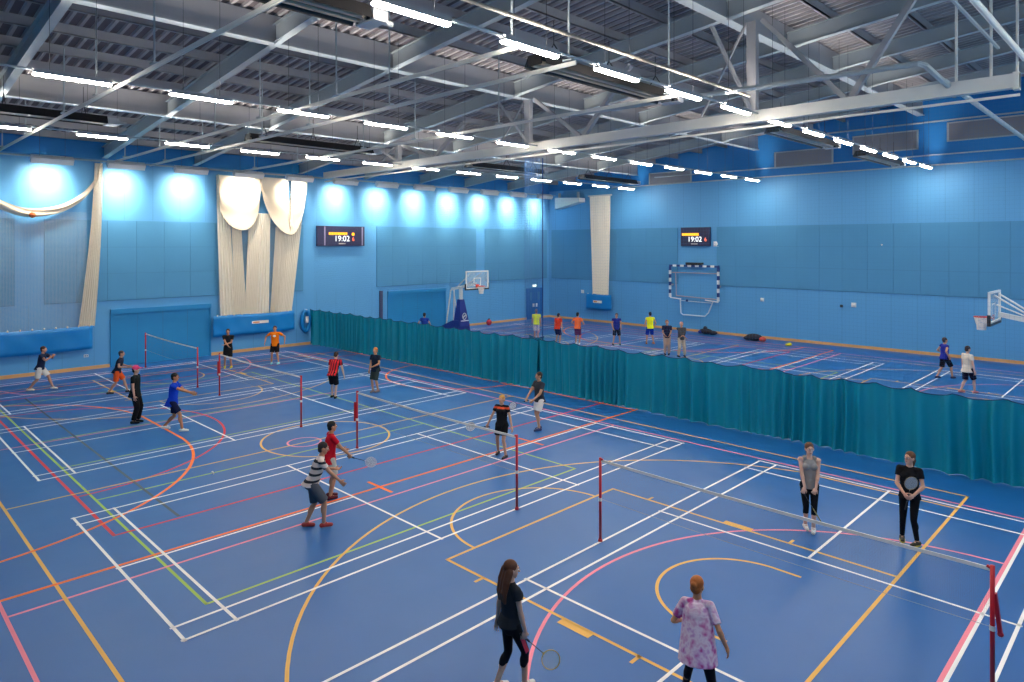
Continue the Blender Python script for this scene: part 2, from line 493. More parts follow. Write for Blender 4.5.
# clerestory windows high on the far wall, horizontal rails over it
for i, (x0, x1, z0, z1) in enumerate(((-9.6, -6.4, 9.55, 10.35), (-1.0, 2.3, 10.0, 10.95), (3.3, 6.45, 10.4, 11.4), (7.7, 10.95, 10.65, 11.6)), 1):
    wn = tag(MB().box(x0+0.08, x1-0.08, YF-0.05, YF, z0+0.06, z1-0.06).build('window_%d' % i, WIN), '%s grey high window from the corner in the far wall' % ORD[i-1], 'window', kind='structure')
    f = MB()
    for a, b, c, d in ((x0, x1, z0, z0+0.06), (x0, x1, z1-0.06, z1), (x0, x0+0.08, z0, z1), (x1-0.08, x1, z0, z1)): f.box(a, b, YF-0.09, YF, c, d)
    f.build('window_frame', STEEL, wn)
for i, (z, r) in enumerate(((9.52, 0.035), (10.02, 0.035), (11.68, 0.04)), 2):
    x0 = -12.5 if z < 10 else (-9 if z < 11 else 2)
    tag(MB().tube((x0, YF-0.32, z), (XR, YF-0.32, z), r).build('trim_%d' % i, STEEL), 'thin steel rail high across the far wall, %s from the bottom' % ORD[i-2], 'rail', kind='structure')
tag(MB().bar((XL+0.22, YN, 9.3), (XL+0.22, YF, 9.3), 0.07, 0.07).build('trim_5', STEEL), 'thin steel rail high along the left wall', 'rail', kind='structure')

# ------------------------------------------------------------------ roof
m = MB(); pitch = 0.333; y = YN; xa, xb = XL-T, XR+T
prof = []
while y < YF+T:
    prof += [(y, 0.07, 1), (y+0.20, 0.07, 0), (y+0.225, 0.0, 0), (y+0.31, 0.0, 0)]
    y += pitch
for i in range(len(prof)-1):
    (ya, da, ka), (yb, db, kb) = prof[i], prof[i+1]
    m.cur = 1 if ka == 1 else 0
    m.add([(xa, ya, zr(xa)+DK+da), (xb, ya, zr(xb)+DK+da), (xb, yb, zr(xb)+DK+db), (xa, yb, zr(xa)+DK+db)], [(3,2,1,0)])
    if da == 0.07 and False: pass
m.cur = 0
za, zb = zr(xa)+DK+0.2, zr(xb)+DK+0.2
m.add([(xa,YN-T,za),(xb,YN-T,zb),(xb,YF+T,zb),(xa,YF+T,za)], [(0,1,2,3)])
ce = tag(m.build('ceiling', [DECK_L, DECK_D]), 'grey ribbed metal roof deck seen from below', 'ceiling', kind='structure')

GX = [-10.65, -2.1, 6.55, 15.1]
RYS = [-10.6, -6.3, -1.33, 2.62, 8.2, 12.4, 16.5, 20.3, 24.4]
for i, gx in enumerate(GX):
    z = zr(gx)
    g = MB().box(gx-0.09, gx+0.09, YN, YF, z+0.03, z+DK-0.02).build('roof_girder', STEELG)
    tag(g, 'deep grey roof girder, %s from the left wall' % ORD[i], 'girder', 'deep roof girders', 'structure')
    f = MB(); y = YN
    f.box(gx-0.17, gx+0.17, YN, YF, z-0.01, z+0.03)
    f.build('flange', STEEL, g)
for i, ry in enumerate(RYS):
    h = 0.5
    def sl(x0, x1, dz0, dz1, hw, m):
        m.add([(x0,ry-hw,zr(x0)+dz0),(x1,ry-hw,zr(x1)+dz0),(x1,ry+hw,zr(x1)+dz0),(x0,ry+hw,zr(x0)+dz0),
               (x0,ry-hw,zr(x0)+dz1),(x1,ry-hw,zr(x1)+dz1),(x1,ry+hw,zr(x1)+dz1),(x0,ry+hw,zr(x0)+dz1)],
              [(3,2,1,0),(4,5,6,7),(0,1,5,4),(1,2,6,5),(2,3,7,6),(3,0,4,7)])
    m = MB()
    sl(XL, XR, 0.02, 0.52, 0.018, m); sl(XL, XR, 0.0, 0.025, 0.11, m); sl(XL, XR, 0.5, 0.525, 0.11, m)
    # haunches where the rafter meets the girders, and at the wall
    for gx in GX:
        zz = zr(gx)
        m.bar((gx+0.1, ry, zz-0.02), (gx+0.75, ry, zr(gx+0.75)+0.02), 0.16, 0.04)
    r = m.build('roof_rafter', STEEL)
    tag(r, 'pale blue steel roof rafter, %s from the near end' % ORD[i], 'rafter', 'steel roof rafters', 'structure')
x = XL+0.9; i = 0
while x < XR:
    if min(abs(x-g) for g in GX) > 0.5:
        m = MB().box(x-0.035, x+0.035, YN, YF, zr(x)+0.53, zr(x)+DK)
        m.box(x-0.1, x+0.035, YN, YF, zr(x)+0.53, zr(x)+0.545)
        tag(m.build('roof_purlin', PURLIN), 'thin grey roof purlin, %s from the left wall' % (ORD[i] if i < 20 else 'last'), 'purlin', 'roof purlins', 'structure')
        i += 1
    x += 1.72

# ------------------------------------------------------------------ lights
lp = empty('ceiling_light')
hm = MB(); hm.box(-0.08, 0.08, 0, 1.5, 0.022, 0.07).box(-0.084, -0.08, 0, 1.5, 0.022, 0.125).box(0.08, 0.084, 0, 1.5, 0.022, 0.125).box(-0.045, 0.045, -0.04, 1.54, 0.07, 0.12)
hm.build('housing', STEELG, lp)
dm = MB()
prof = [(-0.068, 0.022), (-0.066, -0.01), (-0.045, -0.028), (0.045, -0.028), (0.066, -0.01), (0.068, 0.022)]
vs = [(x, 0.0, z) for x, z in prof] + [(x, 1.5, z) for x, z in prof]
fs = [(k, k+1, k+7, k+6) for k in range(5)] + [(5,4,3,2,1,0), (6,7,8,9,10,11)]
dm.add(vs, fs); dmo = dm.build('diffuser', DIFF, lp); fix_normals(dmo)
MB().add([(-0.078,0.03,0.073),(-0.05,0.03,0.073),(-0.05,1.47,0.073),(-0.078,1.47,0.073),(0.05,0.03,0.073),(0.078,0.03,0.073),(0.078,1.47,0.073),(0.05,1.47,0.073)], [(0,1,2,3),(4,5,6,7)]).build('added_uplight', UP_FILL, lp)  # upward glowing strips added on each fitting to brighten the roof
# the row along the left wall has shrouded wall washing fittings
wp_ = empty('wall_washer_light')
m = MB(); m.box(-0.13, 0.13, 0, 1.5, 0.03, 0.1)
for a in ((-0.13, -0.115, 0, 1.5), (0.115, 0.13, 0, 1.5), (-0.115, 0.115, 0, 0.012), (-0.115, 0.115, 1.488, 1.5)): m.box(a[0], a[1], a[2], a[3], -0.15, 0.03)
for k in range(1, 12): m.box(-0.115, 0.115, k*0.125-0.003, k*0.125+0.003, -0.15, 0.01)
m.build('shroud', WHITEMET, wp_)
MB().add([(-0.11,0.2,0.025),(-0.11,1.3,0.025),(0.11,1.3,0.025),(0.11,0.2,0.025)], [(0,1,2,3)]).build('diffuser', WASH, wp_)
rows = [(-17.5, 'in the row hugging the left wall', 9.12), (-10.25, 'in the second row from the left wall', 9.25),
        (-1.55, 'in the third row from the left wall', 9.25), (7.2, 'in the row nearest the viewer', 9.30), (15.9, 'in the added unseen row above the viewer', 9.35)]  # last row is out of view, added at like spacing for brightness
used = set()
for rx, rlab, rz in rows:
    ys = [26.4 - 2.79*k for k in range(13)]
    hgt = zr(rx)+DK-rz-0.1
    wo = MB().tube((0,0,0.1), (0,0,hgt+0.1), 0.006, n=5, caps=False).build('suspension_wire', WIRE)
    for k, y in enumerate(ys):
        src = wp_ if rx < -17 else lp
        o = src if src.name not in used else bpy.data.objects.new(src.name, None)
        if src.name in used:
            COL.objects.link(o)
            for ch in list(src.children):
                if not ch.name.startswith('suspension_wire'):
                    c = ch.copy(); COL.objects.link(c); c.parent = o
        used.add(src.name)
        o.location = (rx, y, rz); o.empty_display_size = 0.1
        tilt = math.radians(38) if rx < -17 else 0.0
        o.rotation_euler = (0, tilt, 0)
        tag(o, 'lit strip light, %s from the far wall %s' % (ORD[k], rlab), 'light', 'ceiling strip lights')
        for yy in (0.3, 1.2):
            w_ = wo.copy(); COL.objects.link(w_); w_.parent = o; w_.location = (0, yy, 0); w_.rotation_euler = (0, -tilt, 0)
    bpy.data.objects.remove(wo)
    t = MB().box(rx-0.035, rx+0.035, ys[-1]-2, ys[0]+1.9, rz+0.075, rz+0.115).build('cable_trunking', STEEL)
    tag(t, 'thin metal trunking holding the strip lights %s' % rlab, 'trunking')

# radiant tube heaters
ht = empty('radiant_heater')
L0 = 5.2
m = MB()
pr = [(-0.32, 0.0), (-0.2, 0.24), (0.2, 0.24), (0.32, 0.0)]
po = [(-0.33, 0.0), (-0.205, 0.25), (0.205, 0.25), (0.33, 0.0)]
vs = [(x,0,z) for x,z in po]+[(x,L0,z) for x,z in po]+[(x,0,z) for x,z in pr]+[(x,L0,z) for x,z in pr]
fs = []
for k in range(3): fs += [(k,k+4,k+5,k+1), (k+8,k+9,k+13,k+12)]
fs += [(0,8,12,4), (3,7,15,11), (0,1,9,8),(1,2,10,9),(2,3,11,10),(4,12,13,5),(5,13,14,6),(6,14,15,7)]
m.add(vs, fs); m.box(-0.2, 0.2, -0.01, 0.0, 0.02, 0.24).box(-0.2, 0.2, L0, L0+0.01, 0.02, 0.24)
m.build('reflector_hood', BLACKMET, ht)
MB().tube((-0.11, 0.03, 0.06), (-0.11, L0-0.1, 0.06), 0.05).tube((0.11, 0.03, 0.06), (0.11, L0-0.1, 0.06), 0.05).path([(-0.11, L0-0.1, 0.06), (-0.08, L0-0.02, 0.06), (0.08, L0-0.02, 0.06), (0.11, L0-0.1, 0.06)], 0.05).build('burner_tube', TUBEMET, ht)
MB().box(-0.28, 0.28, L0+0.02, L0+0.32, 0.0, 0.2).tube((0, L0+0.32, 0.1), (0, L0+0.6, 0.1), 0.05).build('burner_box', mat('burner_grey', rgb(170, 172, 176), 0.4), ht)
for yy in (0.6, 2.6, 4.6):
    MB().bar((-0.25, yy, 0.25), (0, yy, 0.6), 0.02, 0.02).bar((0.25, yy, 0.25), (0, yy, 0.6), 0.02, 0.02).bar((0, yy, 0.6), (0, yy, 1.1), 0.015, 0.015).build('hanger', WIRE, ht)
hs = [(6.15, -9.0, 'over the nearest strip lights at the top of the picture'), (6.3, 0.35, 'beside the nearest light row, before the divider beam'), (6.2, 12.3, 'just beyond the white divider beam near the viewer'), (6.2, 21.0, 'nearest the far wall beside the last strip lights'),
      (-8.15, -9.2, 'at the left edge below the grey girder'), (-8.15, 0.6, 'in the middle of the left roof bay'), (-8.7, 11.8, 'beyond the divider in the left roof bay'), (-8.6, 20.4, 'above the far white wall net near the corner')]
for i, (hx, hy, lab) in enumerate(hs):
    o = ht if i == 0 else copy_tree(ht)
    o.location = (hx, hy, 9.35)
    tag(o, 'long black radiant heater hanging ' + lab, 'heater', 'radiant heaters')

# cricket net rails
for i, (ry, x1, lab) in enumerate(((-5.4, 7.25, 'nearest the viewer, crossing the top left corner'), (-1.12, 7.25, 'second from the viewer'), (0.5, 7.3, 'third from the viewer'), (4.62, 7.1, 'last before the divider beam'))):
    o = empty('net_rail', (XL+0.25, ry, 9.28))
    tag(o, 'long white curtain rail for cricket nets, ' + lab, 'rail', 'cricket net rails')
    LL = x1-XL-0.25
    MB().bar((0,0,0), (LL,0,0), 0.05, 0.065).bar((0,0.0,-0.045), (LL,0.0,-0.045), 0.025, 0.025).build('track', RAILW, o)
    k = 0
    for hx in (2.0, 6.3, 11.6, 14.9, 19.2, LL-0.2):
        MB().tube((hx,0,0.05), (hx,0,zr(XL+0.25+hx)+0.5-9.28), 0.022, n=8).box(hx-0.12, hx+0.12, -0.06, 0.06, 0.05, 0.09).build('hanger', STEEL, o)

# divider beam with its posts and braces, hanging from the roof over the curtain
DY = 9.05
db = empty('divider_beam', (-17.4, DY, 8.95))
tag(db, 'long white hanging beam that carries the divider curtain across the hall', 'beam')
LB = 30.8
MB().box(0, LB, -0.11, 0.11, 0.22, 0.55).box(LB-0.12, LB, -0.13, 0.13, 0.18, 0.58).build('beam_body', RAILW, db)
MB().bar((0,0.0,0.06), (LB,0.0,0.06), 0.05, 0.06).build('curtain_track', RAILW, db)
for k, gx in enumerate((-10.65, -2.1, 7.0)):
    lx = gx+17.4; zt = zr(gx)-8.95
    MB().box(lx-0.14, lx+0.14, -0.1, 0.1, 0.5, zt).build('post', STEELG, db)
    z2 = zr(gx+2.6)-8.95
    MB().bar((lx-0.95, -0.75, zt), (lx-0.05, -0.05, 0.62), 0.14, 0.1).build('brace', STEELG, db)
    MB().bar((lx+0.3, 0, zt), (lx+2.6, 0, 0.55), 0.13, 0.13).build('brace', STEELG, db)
    MB().bar((lx+4.8, 0, zr(gx+4.8)-8.95), (lx+2.75, 0, 0.55), 0.15, 0.15).build('brace', STEELG, db)
    MB().bar((lx-0.2, 0, zt), (lx-1.7, 0, 0.55), 0.06, 0.06).build('brace', STEELG, db)
for hx in (12.15, 12.85, 13.35):
    lx = hx+17.4
    MB().tube((lx,0,0.55), (lx,0,zr(hx)+0.5-8.95), 0.03).build('hanger', RAILW, db)
ot = tag(MB().path([(2.0, 6.9, 9.8), (11.65, 7.75, 9.8), (11.75, 7.95, 9.78), (12.0, 8.95, 9.42)], 0.07).build('drive_tube', STEEL), 'pale tube bent down onto the divider beam at the upper right', 'tube')
sr = empty('side_net_rail', (13.5, 1.0, 9.8))
tag(sr, 'white rail running to the right end of the divider beam', 'rail')
MB().tube((0,0,0), (0,8.0,0), 0.06).build('track', RAILW, sr)
MB().bar((-0.35,0.8,0.0), (-0.35,0.8,2.5), 0.05, 0.05).bar((-0.35,0.8,0.0), (0,0.8,0.0), 0.05, 0.05).build('bracket', RAILW, sr)
MB().bar((-0.5,0,0.35), (-0.5,8.0,0.35), 0.05, 0.05).build('lower_rod', STEEL, sr)
fr = tag(MB().tube((11.75, 9.6, 9.72), (11.55, 27.5, 9.72), 0.07).build('net_rail_pipe', STEEL), 'pale pipe running from the divider beam towards the far wall at right', 'pipe')
tag(MB().tube((7.22, -10, 9.82), (7.22, 8.4, 9.82), 0.04).build('conduit', mat('conduit_steel', rgb(120, 116, 108), 0.5, 0.3)), 'thin conduit above the strip light row nearest the viewer', 'conduit')

# white unit by the far corner
ac = empty('air_unit', (-17.4, YF, 8.2))
tag(ac, 'white box shaped air unit high on the far wall near the corner', 'air unit')
m = MB(); m.add([(0,-0.05,0),(2.3,-0.05,0.45),(2.3,-0.05,0.75),(0,-0.05,0.85),(0,-0.75,0),(2.3,-0.75,0.45),(2.3,-0.75,0.75),(0,-0.75,0.85)], [(0,1,2,3),(7,6,5,4),(0,4,5,1),(1,5,6,2),(2,6,7,3),(3,7,4,0)])
fix_normals(m.build('casing', WHITEMET, ac))
MB().box(0.1, 0.2, -0.5, -0.3, 0.85, 1.2).box(1.9, 2.0, -0.5, -0.3, 0.7, 1.2).box(0, 2.2, -0.05, 0.0, 0.5, 0.7).build('bracket', STEEL, ac)

# ------------------------------------------------------------------ division curtain
NETW = net_mat('divider_netting', rgb(70, 120, 165), 0.1, 0.0018)
NETG = net_mat('divider_netting_gathered', rgb(70, 120, 180), 0.05, 0.0028)
def curtain(x0, x1, yb, seed, label, off=lambda x: 0.0):
    R = random.Random(seed)
    o = empty('division_curtain', (x0, yb, 0)); tag(o, label, 'curtain', 'division curtains')
    LN = x1-x0; n = int(LN/0.045); ph = 0; rowsP = []
    offs = []; cur = 0
    p2 = R.uniform(0, 6)
    zs = [1.0, 0.985, 0.93, 0.8, 0.6, 0.4, 0.2, 0.08, 0.0]
    fw = []
    for i in range(n+1):
        x = LN*i/n
        ph += 2*PI*0.045/(0.42+0.14*math.sin(x*0.9+p2)+0.1*math.sin(2.3*x+1)+0.05*math.sin(5.1*x))
        amp = 0.085+0.035*math.sin(x*1.7+p2)+0.025*math.sin(4.3*x)
        tz = 1.96 - 0.09*abs(math.sin(PI*x/0.92+0.4*math.sin(x)))**0.7 + 0.02*math.sin(x*2.1)
        bz = 0.012+0.02*max(0, math.sin(x*1.15+p2))
        fw.append((x, ph, amp, tz, bz))
    P = []
    for j, t in enumerate(zs):
        row = []
        for i, (x, ph, amp, tz, bz) in enumerate(fw):
            z = bz+(tz-bz)*t
            k = 0.35+0.65*(1-t)**0.5 if t > 0.9 else 0.75+0.25*(1-t)
            yy = amp*k*(math.sin(ph)+0.25*math.sin(2*ph+1.0+0.8*t)) + 0.03*math.sin(x*0.7+t*1.2)
            if t < 0.1: yy -= 0.03*(1-t/0.1)
            yy += off(x)
            row.append((x+0.02*math.sin(3*t+x), yy, z))
        P.append(row)
    MB().grid(P).build('fabric', TEAL, o, True)
    hb = MB().path([(x, yy, z+0.012) for (x, yy, z) in P[0][::2]], 0.014, 6)
    hb.build('top_hem', mat('dark_hem', rgb(10, 60, 96), 0.6), o, True)
    NP = [[(LN*i/24, 0.0, z) for i in range(25)] for z in (1.9, 4, 6, 8.95)]
    MB().grid(NP).build('netting', NETW, o)
    return o
cl = curtain(-18.58, -1.62, DY, 3, 'teal pleated divider curtain, left length ending at the dark gap', lambda x: -0.3*max(0, 1-x/3.0)**2)
cr = curtain(-2.5, 15.2, DY, 8, 'teal pleated divider curtain, right length running past the two women', lambda x: 0.4*min(1, max(0, (1.0-x)/0.12)))
# gathered netting where the two lengths overlap
P = []
for z in (1.9, 3, 5, 7, 8.95):
    P.append([(-0.75+0.8*i/40+0.0, 0.1*math.sin(i*1.3)+0.16, z) for i in range(41)])
P = [[(x+0.8, y, z) for x, y, z in r_] for r_ in P]
g = MB().grid(P).build('gathered_netting', NETG, cr, True)
MB().path([(1.0, 0.16, z) for z in (1.0, 4, 8.9)], 0.02, 6).build('edge_cord', mat('cord_blue', rgb(24, 60, 120), 0.7), cr)

# ------------------------------------------------------------------ cricket nets on the walls
NETC = net_mat('cricket_netting', rgb(205, 205, 200), 0.05, 0.0045, ax=(1, 2))
CREAMT = net_mat('cream_netting_folds', rgb(250, 242, 226), 0.012, 0.0062, ax=(1, 2), solid=0.42)
CREAMT2 = net_mat('cream_netting_folds_across', rgb(238, 230, 214), 0.012, 0.0085, ax=(0, 2), solid=0.8)
def pleats(y0t, y1t, y0b, y1b, zt, zb, n, amp, waves, seed=0, axis='y', curve=0.0):
    P = []
    for j in range(13):
        t = j/12
        row = []
        for i in range(n+1):
            s = i/n
            a = y0t+(y1t-y0t)*s; b = y0b+(y1b-y0b)*s
            yy = a+(b-a)*(t**1.2) + curve*math.sin(PI*t)
            xx = amp*math.sin(2*PI*waves*s+seed+0.4*math.sin(3*t))*(0.6+0.4*t)
            z = zt+(zb-zt)*t
            row.append((xx, yy, z) if axis == 'y' else (yy, xx, z))
        P.append(row)
    return P
def skirt(y0, y1, z0, z1, parent, x, axis='y', logo=None):
    n = 40; P = []
    for j in range(7):
        t = j/6
        row = []
        for i in range(n+1):
            s = i/n; yy = y0+(y1-y0)*s
            d = 0.02*math.sin(s*17+1.5*t)*t*0.5+0.014*math.sin(9*s+4*t+1)+0.01*math.sin(31*s-6*t)
            z = z1+(z0-z1)*t + 0.02*math.sin(7*s)
            row.append((x+d, yy, z) if axis == 'y' else (yy, x-d, z))
        P.append(row)
    so = MB().grid(P).build('vinyl_skirt', SKIRT_BLUE, parent, True)
    sm = so.modifiers.new('thickness', 'SOLIDIFY'); sm.thickness = 0.012
    b = MB()
    k = 0; yy = y0+0.2
    while yy < y1-0.1:
        q = (x+0.03, yy, z1+0.02) if axis == 'y' else (yy, x-0.03, z1+0.02)
        b.ell(q, (0.035, 0.035, 0.045), None, 8, 5); yy += 0.42
    b.build('rope_knot', CREAM, so, True)
    if logo:
        l0, l1, lz0, lz1 = logo
        m = MB(); m.cur = 0
        if axis == 'y': m.box(x+0.075, x+0.085, l0, l1, lz0, lz1)
        else: m.box(l0, l1, x-0.085, x-0.075, lz0, lz1)
        m.cur = 1; mid = l0+(l1-l0)*0.45; h = (lz1-lz0)*0.28
        if axis == 'y': m.box(x+0.085, x+0.088, l0+0.06, mid, lz0+h, lz1-h)
        else: m.box(l0+0.06, mid, x-0.088, x-0.085, lz0+h, lz1-h)
        m.build('logo_patch', [mat('logo_white', rgb(230, 224, 214), 0.6), mat('logo_orange', rgb(226, 130, 50), 0.6)], so)
    return so
# left net: a gathered fall, a swag and a vinyl foot
X0 = XL+0.22
n1 = empty('cricket_net', (X0, -1.76, 0))
tag(n1, 'cream cricket net at the far left, hanging in a long U over blue vinyl', 'net', 'cricket nets')
def loc(y): return y+1.6
MB().grid(pleats(loc(-1.62), loc(-1.3), loc(-2.25), loc(-1.62), 9.2, 1.95, 60, 0.08, 7, 1, curve=0.05)).build('gathered_fall', CREAMT, n1, True)
P = []
pts = [(-1.38, 9.1), (-1.6, 8.35), (-2.0, 7.75), (-2.7, 7.22), (-3.4, 6.98), (-4.1, 6.93), (-4.7, 7.1), (-5.3, 7.45), (-6.2, 8.3), (-7.0, 9.2)]
def cr_(pts, per=6):
    out = []
    for i in range(len(pts)-1):
        p0 = pts[max(i-1,0)]; p1 = pts[i]; p2 = pts[i+1]; p3 = pts[min(i+2, len(pts)-1)]
        for k in range(per):
            t = k/per
            out.append(tuple(0.5*((2*b)+(-a+c)*t+(2*a-5*b+4*c-d)*t*t+(-a+3*b-3*c+d)*t**3) for a, b, c, d in zip(p0, p1, p2, p3)))
    out.append(pts[-1]); return out
for s in range(9):
    t = s/8
    P.append([(0.1*math.cos(t*9+0.2*i)*0.6+0.12*math.sin(PI*t), loc(y)+0.05*math.sin(t*5), z+0.16-0.36*t) for i, (y, z) in enumerate(cr_(pts))])
MB().grid(P).build('swag', CREAM, n1, True)
MB().grid([[(0, loc(y), z) for y in (-7.5, -5.5, -3.5, -1.9)] for z in (1.95, 4.5, 7.0)]).build('netting', NETC, n1)
skirt(loc(-7.5), loc(-1.72), 0.95, 1.97, n1, 0.12)
bl = empty('basketball', (XL+0.5, -4.12, 6.8)); tag(bl, 'small orange ball caught under the far left net swag', 'ball')
MB().ell((0,0,0), (0.122,)*3, None, 20, 14).build('ball_skin', mat('orange_ball', rgb(222, 106, 50), 0.6), bl, True)
sm = MB()
for R in (Matrix.Identity(3), Matrix.Rotation(PI/2, 3, 'X'), Matrix.Rotation(PI/2, 3, 'Y')):
    sm.path([R @ Vector((0.122*math.cos(a*PI/12), 0.122*math.sin(a*PI/12), 0)) for a in range(24)], 0.003, 5, True)
sm.build('ball_seam', BLACKMET, bl)
# middle net
n2 = empty('cricket_net', (X0, 3.62, 0))
tag(n2, 'cream cricket net in two deep loops over a blue vinyl strip by the store doors', 'net', 'cricket nets')
def loc(y): return y-3.8
fl_ = [(3.75, 4.35, 3.95, 4.75, 9.05), (4.5, 5.0, 4.7, 5.3, 7.0), (5.4, 6.1, 5.2, 5.75, 7.2), (6.0, 6.6, 5.7, 6.5, 7.2), (6.9, 7.25, 6.6, 6.85, 6.5), (7.8, 8.62, 7.2, 7.82, 9.1), (7.1, 7.5, 6.9, 7.3, 6.6), (7.4, 7.9, 7.0, 7.4, 7.0)]
for i, (a, b, c, d, zt) in enumerate(fl_):
    MB().grid(pleats(loc(a), loc(b), loc(c), loc(d), zt, 1.95, 50, 0.07, 5+i % 3, i)).build('gathered_fall', CREAMT, n2, True)
MB().grid([[(-0.06, loc(y), z) for y in (3.9, 5.5, 7.7)] for z in (1.95, 4.5, 6.8)]).build('netting', NETC, n2)
def swag(y0, y1, zlow, gap, zt=9.05, skew=0.5, ex=0.5):
    P = []
    n = 48
    for s in range(15):
        t = s/14
        row = []
        for i in range(n+1):
            u = i/n
            yy = y0+(y1-y0)*u
            c = (u/skew)*0.5 if u < skew else 0.5+0.5*(u-skew)/(1-skew)
            zb = zt-(zt-zlow)*math.sin(PI*c)**ex
            tp = zt if abs(c-0.5) >= gap else zt-(zt-zlow-0.75)*(1-(abs(c-0.5)/gap)**2)**0.5
            tp = max(tp, zb+0.02)
            z = tp+(zb-tp)*t
            row.append((0.14+0.10*math.sin(t*11+2.5*math.sin(PI*u))*0.5+0.1*t, loc(yy), z))
        P.append(row)
    return MB().grid(P).build('swag', CREAM, n2, True)
swag(3.78, 5.95, 6.3, 0.0, 9.05, 0.55, 0.24)
swag(5.96, 8.6, 6.1, 0.03, 9.1, 0.64, 0.5)
skirt(loc(3.55), loc(7.9), 0.95, 1.98, n2, 0.12, logo=(loc(5.5), loc(6.4), 1.46, 1.6))
# right net on the far wall
n3 = empty('cricket_net', (-13.62, YF-0.25, 0))
tag(n3, 'cream gathered net falling straight down the far wall beside the corner', 'net', 'cricket nets')
MB().grid(pleats(-0.88, 0.95, -0.62, 0.78, 9.0, 1.95, 90, 0.07, 9, 0, 'x')).build('gathered_fall', CREAMT2, n3, True)
skirt(-1.12, 1.12, 0.95, 2.02, n3, -0.12, 'x', logo=(-0.42, 0.35, 1.4, 1.58))
MB().box(-1.0, 1.05, -0.06, 0.06, 9.0, 9.1).build('head_rail', RAILW, n3)

# blue hoop by the end of the curtain
lp_ = empty('blue_loop', (XL+0.14, 8.5, 1.35)); tag(lp_, 'blue coiled loop hung on the wall beside the curtain end', 'loop')
m = MB()
m.path([(0, 0.22*math.cos(a*PI/14), 0.55*math.sin(a*PI/14)) for a in range(28)], 0.11, 10, True)
m.build('coil', SKIRT_BLUE, lp_, True)
MB().bar((-0.13, 0, 0.62), (0.1, 0, 0.62), 0.06, 0.05).box(0.1, 0.13, -0.06, 0.1, -0.1, 0.25).build('hook', WHITEMET, lp_)

# ------------------------------------------------------------------ scoreboards
def text_mesh(name, s, size, m, parent, loc, rot):
    cu = bpy.data.curves.new(name, 'FONT'); cu.body = s; cu.size = size; cu.extrude = 0.002
    to = bpy.data.objects.new(name, cu); COL.objects.link(to)
    bpy.context.view_layer.update()
    dg = bpy.context.evaluated_depsgraph_get()
    me = bpy.data.meshes.new_from_object(to.evaluated_get(dg))
    bpy.data.objects.remove(to)
    o = bpy.data.objects.new(name, me); COL.objects.link(o); me.materials.clear(); me.materials.append(m)
    o.parent = parent; o.location = loc; o.rotation_euler = rot
    return o
SB = mat('scoreboard_navy', rgb(34, 34, 72), 0.4)
AMB = emit('amber_led', (1.0, 0.36, 0.02, 1), 2.2)
WLED = emit('white_led', (0.9, 0.95, 1.0, 1), 1.5)
RLED = emit('red_led', (1.0, 0.2, 0.1, 1), 1.5)
def scoreboard(loc_, rz, W, H, label, full):
    o = empty('scoreboard', loc_, rz); tag(o, label, 'scoreboard', 'digital scoreboards')
    # local: x right along the board, z up, front faces -y
    MB().box(0, W, -0.14, 0, 0, H).build('case', SB, o)
    if full:
        MB().box(0.42, 0.5, -0.15, -0.14, 0.04, H-0.04).box(W-0.2, W-0.12, -0.15, -0.14, 0.04, H-0.04).build('metal_strip', mat('strip_grey', rgb(150, 140, 170), 0.4), o)
    lx0 = 0.72 if full else 0.1
    b = MB(); x = lx0; R = random.Random(4)
    tot = 1.15 if full else 1.2
    while x < lx0+tot:
        ww = R.uniform(0.08, 0.15); b.box(x, x+ww-0.025, -0.15, -0.14, H*0.56, H*0.69); x += ww
    b.build('amber_text_row', AMB, o)
    if full: MB().tube((2.3, -0.14, H*0.6), (2.3, -0.155, H*0.6), 0.09, n=16).build('amber_lamp', AMB, o)
    text_mesh('clock_digits', '19:02', 0.46, WLED, o, (1.05 if full else 0.5, -0.158, H*0.24), (PI/2, 0, 0))
    text_mesh('second_digits', '6', 0.34, RLED, o, (2.22 if full else 1.68, -0.152, H*0.26), (PI/2, 0, 0))
    MB().box(1.35 if full else 0.75, 1.8 if full else 1.2, -0.15, -0.14, H*0.09, H*0.15).build('maker_plate', mat('plate_grey', rgb(190, 180, 170), 0.5), o)
    return o
scoreboard((XL+0.02, 9.2, 5.48), PI/2, 3.08, 1.14, 'dark navy digital scoreboard on the left wall beside the cream net', True)
scoreboard((-7.13, YF-0.02, 5.46), 0, 2.05, 1.2, 'dark navy digital scoreboard on the far wall above the goal', False)

# ------------------------------------------------------------------ portable basketball units
GLASS = net_mat('clear_board', rgb(200, 220, 230), 10.0, 0.0001, ax=(1, 2), solid=0.22)
HNET = net_mat('hoop_net_cord', rgb(235, 230, 224), 0.05, 0.022, ax=(1, 2))
bu = empty('basketball_unit')
# local: x towards the court, origin under the board plane
m = MB()
m.add([(-3.1,-0.5,0.06),(-1.15,-0.5,0.06),(-1.15,0.5,0.06),(-3.1,0.5,0.06),(-3.1,-0.5,0.3),(-1.8,-0.45,0.85),(-1.8,0.45,0.85),(-3.1,0.5,0.3),(-1.2,-0.4,0.85),(-1.2,0.4,0.85)],
      [(3,2,1,0),(0,1,8,5,4),(3,7,6,9,2),(0,4,7,3),(4,5,6,7),(5,8,9,6),(1,2,9,8)])
fix_normals(m.build('weighted_base', NAVY, bu))
pad = MB(); pad.add([(-1.8,-0.4,0.5),(-1.1,-0.4,0.5),(-1.1,0.4,0.5),(-1.8,0.4,0.5),(-1.62,-0.18,2.15),(-1.38,-0.18,2.15),(-1.38,0.18,2.15),(-1.62,0.18,2.15)], [(3,2,1,0),(4,5,6,7),(0,1,5,4),(1,2,6,5),(2,3,7,6),(3,0,4,7)])
po_ = pad.build('post_padding', NAVY, bu)
em = MB()
